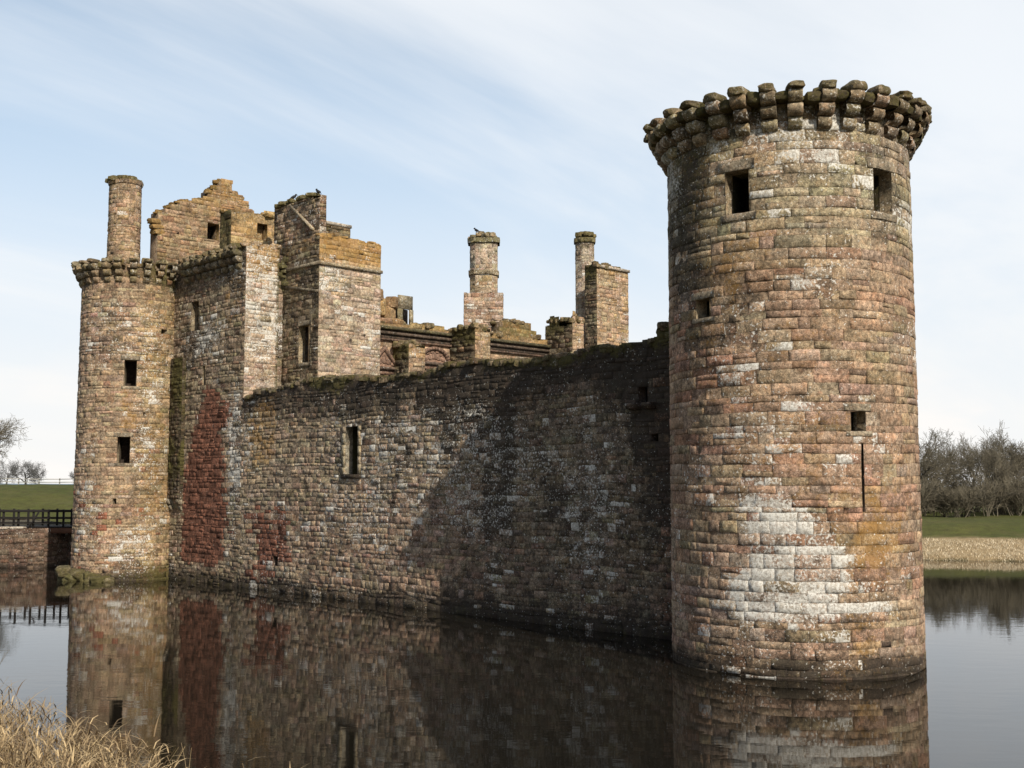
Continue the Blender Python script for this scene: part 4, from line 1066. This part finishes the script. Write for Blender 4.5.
M.build('flue', sb)
# ================================================================== FOOTBRIDGE AND ABUTMENT
def boxm(V, F, a, b):
    n = len(V); (x0, y0, z0), (x1, y1, z1) = a, b
    V += [(x0, y0, z0), (x1, y0, z0), (x1, y1, z0), (x0, y1, z0), (x0, y0, z1), (x1, y0, z1), (x1, y1, z1), (x0, y1, z1)]
    F += [(n, n+3, n+2, n+1), (n+4, n+5, n+6, n+7), (n, n+1, n+5, n+4), (n+1, n+2, n+6, n+5), (n+2, n+3, n+7, n+6), (n+3, n, n+4, n+7)]
def barm(V, F, p, q, w, h):
    p = np.array(p, float); q = np.array(q, float); d = (q-p)/np.linalg.norm(q-p); s = np.cross(d, (0, 0, 1)); s = s/max(np.linalg.norm(s), 1e-6) if np.linalg.norm(s) > 1e-3 else np.array((1., 0, 0)); t = np.cross(s, d)
    n = len(V)
    for e in (p, q):
        for a, b in ((-1, -1), (1, -1), (1, 1), (-1, 1)): V.append(tuple(e+s*a*w/2+t*b*h/2))
    F += [(n, n+1, n+2, n+3), (n+7, n+6, n+5, n+4), (n, n+4, n+5, n+1), (n+1, n+5, n+6, n+2), (n+2, n+6, n+7, n+3), (n+3, n+7, n+4, n)]

ab = empty('bridge_abutment', (-32, 74, 0), 'low stone causeway wall with rounded end carrying the black-railed footbridge at the left edge', 'wall')
def ab_col(s, z, g): return pick(g, [(.5, DARK*1.3), (.35, RED*.9), (.3, GREY), (.2, PINK), (.15, TAN)])*.62
def ab_wx(s, z): n = vnoise(s*1.5, z*1.5); return np.clip(np.column_stack([.30*n+.05+.3*sm(z, 2.25, 2.45), .12+0*s, .3+.4*(1-sm(z, .1, .5)), .1+.2*n]), 0, 1)
def abl_col(s, z, g): return pick(g, [(.5, RED*1.2), (.5, PINK), (.4, TAN)])
M = Mason()
prism(M, [(-56, 72.2), (-30.3, 72.6), (-29.4, 72.9), (-28.8, 73.5), (-28.5, 74.4), (-28.5, 77.2), (-38, 92), (-56, 92)], -1.2, 2.45, ab_col, ab_wx, seed=121, ch=.26, ln=.5, relief=.03, jit=.02, res=.25, mortar=(.06, .048, .04))
M.build('wall', ab)
M = Mason(); g = np.random.default_rng(122)
x = -50
while x < -30.6:
    w = g.uniform(.5, 1.1); y0 = 72.2+(x+56)/25.7*.4
    lump(M, (x+w/2, y0+.18, 2.48), (w*.97, .55, .16), PALE, (.5, .1, .1, .2), g, rz=.015, sub=3); x += w
M.build('coping', ab)

fb = empty('footbridge', (-27, 74.6, 2.4), 'dark timber footbridge with black post-and-rail parapets running behind the left round tower', 'bridge')
V, F = [], []
for i in range(100):
    x = -35+i*.15
    boxm(V, F, (x, 73.1, 2.47), (x+.135, 76.1, 2.53))
mesh_obj('deck', V, F, TIMBER, fb)
for y in (73.25, 74.6, 75.9):
    V, F = [], []; boxm(V, F, (-30.2, y-.12, 2.12), (-20.2, y+.12, 2.465)); mesh_obj('beam', V, F, BEAM, fb)
for y in (73.2, 76.0):
    for z in (3.5, 3.05, 2.72):
        V, F = [], []; boxm(V, F, (-46 if y < 74 else -46, y-.035, z-(.05 if z > 3.3 else .035)), (-20.4, y+.035, z+(.05 if z > 3.3 else .035))); mesh_obj('handrail', V, F, TIMBER, fb)
    i = 0; x = -45.5+(0.4 if y > 74 else 0)
    while x < -20.6:
        V, F = [], []; boxm(V, F, (x-.055, y+.037, 2.2), (x+.055, y+.147, 3.62)); mesh_obj('post', V, F, TIMBER, fb); x += .95
V, F = [], []; barm(V, F, (-30.6, 72.98, 2.25), (-29.9, 73.1, 3.45), .09, .09); mesh_obj('brace', V, F, TIMBER, fb)
for x in (-26.8, -23.6):
    for y in (73.5, 75.7):
        V, F = [], []; boxm(V, F, (x-.14, y-.14, -1.4), (x+.14, y+.14, 2.115)); mesh_obj('pile', V, F, TIMBER, fb)

# mossy rubble heap at the foot of the far round tower
M = Mason(); g = np.random.default_rng(130)
for k in range(60):
    t = g.random(); x = -24.3+2.7*t+g.normal(0, .18); y = 63.5-1.25*t+g.normal(0, .28); q = g.uniform(.35, .85)*(1.15-.5*t)
    lump(M, (x, y, (.55-.45*t)*g.uniform(.15, 1)), (q*1.3, q, q*.7), pick(g, [(1, OLIV), (.6, GREY), (.6, DARK)]), (.05, .25, .35, g.uniform(.6, .95)), g, sub=4)
hp = M.build('rubble_heap', None, loc=(-23.6, 63.4, 0)); tag(hp, 'low mossy heap of fallen rubble at the waterline below the left round tower', 'rubble')

# ================================================================== TREES
class Tree:
    rmin = .012
    def __init__(self, seed): self.g = random.Random(seed); self.tr = ([], []); self.cr = ([], [])
    def tube(self, tgt, pts, rads):
        V, F = tgt; r0 = rads[0]; k = 7 if r0 > .12 else (4 if r0 > .035 else 3)
        base = len(V)
        for i, (p, r) in enumerate(zip(pts, rads)):
            d = (pts[min(i+1, len(pts)-1)]-pts[max(i-1, 0)])
            d = d.normalized() if d.length > 1e-6 else Vector((0, 0, 1))
            a = d.orthogonal().normalized(); b = d.cross(a)
            for j in range(k):
                t = 2*math.pi*j/k; q = p+(a*math.cos(t)+b*math.sin(t))*r; V.append((q.x, q.y, q.z))
        for i in range(len(pts)-1):
            for j in range(k):
                F.append((base+i*k+j, base+i*k+(j+1) % k, base+(i+1)*k+(j+1) % k, base+(i+1)*k+j))
    def grow(self, p, d, L, r, lvl, maxl, spread, up, kids, twist, tgt):
        g = self.g; n = 5 if lvl < 2 else (4 if lvl < maxl else 3)
        pts = [p.copy()]; rads = [r]; dd = d.copy()
        for i in range(n):
            dd = (dd+Vector((g.gauss(0, twist), g.gauss(0, twist), g.gauss(0, twist)+up))).normalized()
            pts.append(pts[-1]+dd*(L/n)); rads.append(max(r*(1-.62*(i+1)/n), self.rmin))
        self.tube(tgt, pts, rads)
        if lvl >= maxl: return
        k = kids[lvl]
        for c in range(k):
            t = .28+.72*(c+g.random())/k if lvl else .55+.45*(c+g.random())/k
            x = min(t*n, n-1e-3); i = int(x); q = pts[i].lerp(pts[i+1], x-i); rr = rads[i]*(1-(x-i))+rads[i+1]*(x-i)
            ax = (pts[i+1]-pts[i]).normalized()
            ph = g.uniform(0, 2*math.pi); a = ax.orthogonal().normalized(); b = ax.cross(a)
            side = a*math.cos(ph)+b*math.sin(ph); an = spread*g.uniform(.6, 1.35)
            nd = (ax*math.cos(an)+side*math.sin(an)).normalized()
            self.grow(q, nd, L*g.uniform(.48, .78)*(1.12-.35*t), max(rr*.62, self.rmin), lvl+1, maxl, spread, up, kids, twist*1.1, self.cr)
def tree_meshes(seed, H=9., r=.28, kids=(7, 6, 6, 5), spread=.8, up=.05, twist=.13, maxl=4, trunk=.36):
    t = Tree(seed); t.grow(Vector((0, 0, -.4)), Vector((0, 0, 1)), H*trunk*1.35, r, 0, maxl, spread, up, kids, twist, t.tr)
    V, F = t.cr; zmax = max(v[2] for v in V); k = H/zmax
    out = []
    for nm, (V, F) in (('trunk', t.tr), ('crown', t.cr)):
        out.append((nm, [(x*k, y*k, z*k) for x, y, z in V], F))
    return out
def shrub_meshes(seed, H=3.5):
    t = Tree(seed); g = t.g; t.rmin = .014
    for i in range(12):
        a = g.uniform(0, 6.28); d = Vector((math.cos(a)*.45, math.sin(a)*.45, 1)).normalized()
        t.grow(Vector((g.gauss(0, .4), g.gauss(0, .4), -.1)), d, H*.55, .04, 1, 3, .6, .03, (0, 7, 7, 5), .16, t.cr)
    V, F = t.cr; k = H/max(v[2] for v in V)
    return [(x*k, y*k, z*k) for x, y, z in V], F
PROTO = {}
def place_tree(key, meshes, x, y, sc, rz, label, group, mat, mat2=None, name='bare_tree'):
    z = float(ground_h(np.array([x]), np.array([y]))[0])
    r = empty(name, (x, y, z), label, 'tree', group); r.rotation_euler.z = rz; r.scale = (sc, sc, sc*random.uniform(.92, 1.08))
    if key not in PROTO:
        ps = []
        for nm, V, F in meshes:
            o = mesh_obj(nm, V, F, mat2 or mat if nm == 'crown' else mat); o.parent = r; ps.append(o)
        PROTO[key] = ps
    else:
        for p in PROTO[key]:
            o = p.copy(); col.objects.link(o); o.parent = r
    return r
TM = {0: tree_meshes(1, 10, .30, (8, 7, 6, 5), .85, .04, .13), 1: tree_meshes(2, 10, .26, (7, 6, 6, 6), .7, .07, .15), 2: tree_meshes(5, 10, .28, (8, 6, 6, 5), .95, .03, .16), 3: tree_meshes(9, 10, .24, (9, 7, 6, 4), .65, .08, .12)}
WG = 'bare trees of the wood beyond the right bank'
wood = [(42, 118, .88, 0), (47, 112, .78, 1), (52, 121, .9, 2), (39, 130, 1.0, 3), (57, 113, .82, 0), (46, 128, .96, 2), (62, 120, .95, 1), (52.5, 132, 1.05, 3), (36.5, 121, .80, 1), (68, 116, .95, 2), (59, 130, 1.05, 0), (74, 122, 1.0, 3), (33, 126, .9, 0), (80, 118, .95, 1), (49.5, 117, .72, 3), (43.5, 123, .80, 2), (55, 126, .95, 1), (66, 128, 1.0, 2), (28, 128, .95, 1), (22, 126, 1., 2), (88, 116, 1., 0), (44.5, 136, 1.08, 1), (50, 140, 1.1, 0), (38, 140, 1.1, 2), (58, 141, 1.15, 3)]
for i, (x, y, sc, k) in enumerate(wood):
    place_tree(('w', k), TM[k], x, y, sc*(.80, .95, .86, .80, 1.0)[i % 5], i*1.7, 'bare brown-grey tree among the wood beyond the grass bank at right', WG, BARK, TWIG)
SMH = [shrub_meshes(31), shrub_meshes(32, 3.2), shrub_meshes(33, 4.)]
sproto = {}
k = 0
for i in range(96):
    x = 24+(i//2)*1.3+random.uniform(-.8, .8); y = 108+random.uniform(-3, 3)-(x-40)*.02+(i%2)*9; j = i % 3
    z = float(ground_h(np.array([x]), np.array([y]))[0])
    if j not in sproto: o = mesh_obj('bare_shrub', *SMH[j], TWIG); sproto[j] = o
    else: o = sproto[j].copy(); col.objects.link(o)
    o.location = (x, y, z-.05); o.rotation_euler.z = random.uniform(0, 6.28); s_ = random.uniform(.8, 1.25); o.scale = (s_*1.1, s_*1.1, s_)
    tag(o, 'leafless thicket shrub at the foot of the wood beyond the right bank', 'shrub', 'thicket shrubs under the wood')
# left: one big open-crowned tree cut by the frame, smaller ones far off
big = tree_meshes(14, 13., .42, (9, 7, 6, 5), .95, .02, .17)
place_tree('big', big, -55.7, 120, .66, 1.0, 'large bare open-crowned tree standing on the grass mound, cut by the left edge', None, BARK, TWIG)
FG = 'distant bare trees beyond the left mound'
for i in range(13):
    x = -131+i*3.4+random.uniform(-1, 1); y = 272+random.uniform(-8, 14); sc = random.choice((.55, .68, .8, .62, .74))
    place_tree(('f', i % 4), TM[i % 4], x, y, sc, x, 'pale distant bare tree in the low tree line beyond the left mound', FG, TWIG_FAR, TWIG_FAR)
# rail fence on the mound crest
fe = empty('rail_fence', (-40, 124, 5), 'thin pale post-and-rail fence along the crest of the left grass mound', 'fence')
fz = lambda x: float(ground_h(np.array([x]), np.array([124.]))[0])
x = -64
while x < -38:
    V, F = [], []; z = fz(x); boxm(V, F, (x-.05, 123.95, z-.3), (x+.05, 124.05, z+.8)); mesh_obj('post', V, F, FENCE, fe); x += 2.2
for dz in (.35, .68):
    V, F = [], []; xs = np.arange(-64, -38, 2.2)
    for a, b in zip(xs[:-1], xs[1:]): barm(V, F, (a, 123.9, fz(a)+dz), (b, 123.9, fz(b)+dz), .05, .09)
    mesh_obj('rail', V, F, FENCE, fe)

# ================================================================== REEDS AND DRY GRASS
g = np.random.default_rng(200)
def scatter(n, x0, x1, y0, y1, t0, t1, bias=None, thin=None):
    out = []
    while len(out) < n:
        x = g.uniform(x0, x1, 4000); y = g.uniform(y0, y1, 4000); t = sdf(x, y); z = ground_h(x, y)
        ok = (t > t0) & (t < t1)
        if bias is not None: ok &= g.random(4000) < bias(t, x, y)
        out += [(a, b, c-.03) for a, b, c in zip(x[ok], y[ok], z[ok])]
    return out[:n]
clump = lambda t, x, y: sm(fbm(x*.7, y*.7), .38, .62)
# matted straw
blades('dry_straw', scatter(34000, -19, 3, 10, 33, -.1, 9, lambda t, x, y: .25+.75*sm(fbm(x*.9+4, y*.9), .35, .6)), .24, .011, (.17, .11, .055), (.72, .56, .35), g, 1.3, .75, label='matted pale dry straw covering the near bank in the lower left corner', cat='dry grass')
# standing reeds along the near water's edge: stems with long drooping leaves
def reeds(name, pts, h, label, cat, w=.02, c1=(.085, .052, .028), c2=(.50, .37, .20)):
    V = []; F = []; C = []
    def strip_(ps, ws, c, side):
        n0 = len(V)
        for p, q in zip(ps, ws):
            V.append(tuple(p-side*q)); V.append(tuple(p+side*q)); C.append(c); C.append(c)
        for i in range(len(ps)-1): F.append((n0+2*i, n0+2*i+1, n0+2*i+3, n0+2*i+2))
    for (x, y, z) in pts:
        hh = h*g.uniform(.35, 1.2); a = g.uniform(0, 6.28); ln_ = g.uniform(0, .45)*hh
        if g.random() < .18: ln_ = g.uniform(.6, 1.1)*hh; hh *= .6
        c = np.array(c1)+(np.array(c2)-np.array(c1))*g.random(); d = np.array((math.cos(a), math.sin(a), 0.)); b = g.uniform(0, 6.28); sd = np.array((math.cos(b), math.sin(b), 0.))
        ts = np.linspace(0, 1, 5); ps = [np.array((x, y, z))+d*ln_*t*t+np.array((0, 0, hh*t)) for t in ts]
        strip_(ps, [w*.42*(1-.5*t) for t in ts], c*.9, sd)
        for l in range(g.integers(1, 4)):
            t = g.uniform(.35, 1.0); o = np.array((x, y, z))+d*ln_*t*t+np.array((0, 0, hh*t)); e = g.uniform(0, 6.28); L = hh*g.uniform(.25, .55); dd = np.array((math.cos(e), math.sin(e), 0.)); f = g.uniform(.0, .75)
            q = [o+dd*L*u*(.35+.65*u)+np.array((0, 0, L*(.75*u-f*1.2*u*u))) for u in np.linspace(0, 1, 4)]
            strip_(q, [w*.6, w*.9, w*.6, w*.06], c*g.uniform(.85, 1.25), np.cross(dd, (0, 0, 1)))
    o = mesh_obj(name, V, F, BLADES, cols=np.clip(np.array(C), .01, .85)); tag(o, label, cat, kind='stuff'); return o
reeds('dry_reeds', scatter(3400, -20, -1, 14, 36, -.9, 2.4, lambda t, x, y: sm(fbm(x*.8+1, y*.8), .36, .58)*(.4+.6*sm(t, -1, .2))*(1-.75*sm(x, -7.5, -5))), .84, 'tangled straw-coloured reeds standing along the near water edge at lower left', 'reeds', .013)
reeds('sparse_reeds', scatter(110, -12, -3, 17, 28, -2.2, -.8, lambda t, x, y: sm(fbm(x*.9+30, y*.9), .5, .6)), 1.0, 'thin scattered reed stems rising out of the dark water beyond the near reeds', 'reeds', .016)
# straw fringe of the far right bank
fringe = scatter(26000, 14, 62, 68, 100, -.12, 9.4, lambda t, x, y: (y > 70)*(.3+.7*sm(fbm(x*.5, y*.5), .3, .6))*(1-sm(t+(fbm(x*.6, y*.6)-.5)*4, 7.2, 9.2)))
blades('dry_reed_fringe', fringe, .24, .045, (.36, .28, .17), (.80, .69, .50), g, .9, .5, segs=2, label='pale dry reed fringe along the far right bank at the water line', cat='reeds')
# grass tufts on the left mound and right bank
# thin dark sapling at the left edge of the near bank
t = Tree(77)
t.rmin = .006
for i in range(2):
    t.grow(Vector((i*.12, 0, -.1)), Vector((.10+.06*i, 0, 1)).normalized(), 1.5-.3*i, .012, 2, 3, .30, .06, (0, 0, 4, 3), .05, t.cr)
x, y = -12.55, 27.6; z = float(ground_h(np.array([x]), np.array([y]))[0])
o = mesh_obj('bare_sapling', *t.cr, TWIG); o.location = (x, y, z); tag(o, 'thin bare dark sapling rising from the reeds at the left edge', 'sapling')

# ================================================================== BIRDS
def bird(loc, rz, label, s=1.):
    def ell(c, r, tilt, n=10, m=7):
        V = []; F = []
        for i in range(m+1):
            u = math.pi*i/m
            for j in range(n):
                w = 2*math.pi*j/n; V.append((r[0]*math.cos(u), r[1]*math.sin(u)*math.cos(w), r[2]*math.sin(u)*math.sin(w)))
        ct, st_ = math.cos(tilt), math.sin(tilt)
        V = [(c[0]+x*ct-z*st_, c[1]+y, c[2]+x*st_+z*ct) for x, y, z in V]
        for i in range(m):
            for j in range(n): F.append((i*n+j, i*n+(j+1) % n, (i+1)*n+(j+1) % n, (i+1)*n+j))
        return V, F
    V = []; F = []
    def put(v, f):
        n = len(V); V.extend(v); F.extend([tuple(i+n for i in q) for q in f])
    put(*ell((0, 0, .17), (.16, .075, .085), .55)); put(*ell((.13, 0, .30), (.06, .05, .055), .1)); put(*ell((.20, 0, .295), (.045, .014, .016), -.1, 6, 4))
    put(*ell((-.19, 0, .07), (.12, .035, .015), .6, 8, 5)); put(*ell((-.03, .06, .17), (.15, .02, .06), .5)); put(*ell((-.03, -.06, .17), (.15, .02, .06), .5))
    for sg in (-1, 1): b0, f0 = [], []; boxm(b0, f0, (.0, sg*.03-.007, -.02), (.014, sg*.03+.007, .11)); put(b0, f0)
    c, sn = math.cos(rz), math.sin(rz)
    V = [((x*c-y*sn)*s+loc[0], (x*sn+y*c)*s+loc[1], z*s+loc[2]) for x, y, z in V]
    o = mesh_obj('bird', V, F, FEATHER, smooth=True, loc=loc); tag(o, label, 'bird', 'jackdaws perched on the ruin')
x, y = SV(6.4, 2.7); bird((x, y, 20.38), .6, 'small black bird perched on the turret wall head, left of a pair')
x, y = SV(8.7, 2.7); bird((x, y, 20.24), 2.4, 'small black bird perched on the turret wall head, right of a pair')
bird((-2.25, 71.5, 21.02), 2.6, 'small black bird perched on top of the tall octagonal chimney')
x, y = SV(-4.3, 3.25); bird((x, y, 22.62), 1.2, 'small black bird perched on the sloping broken gable')
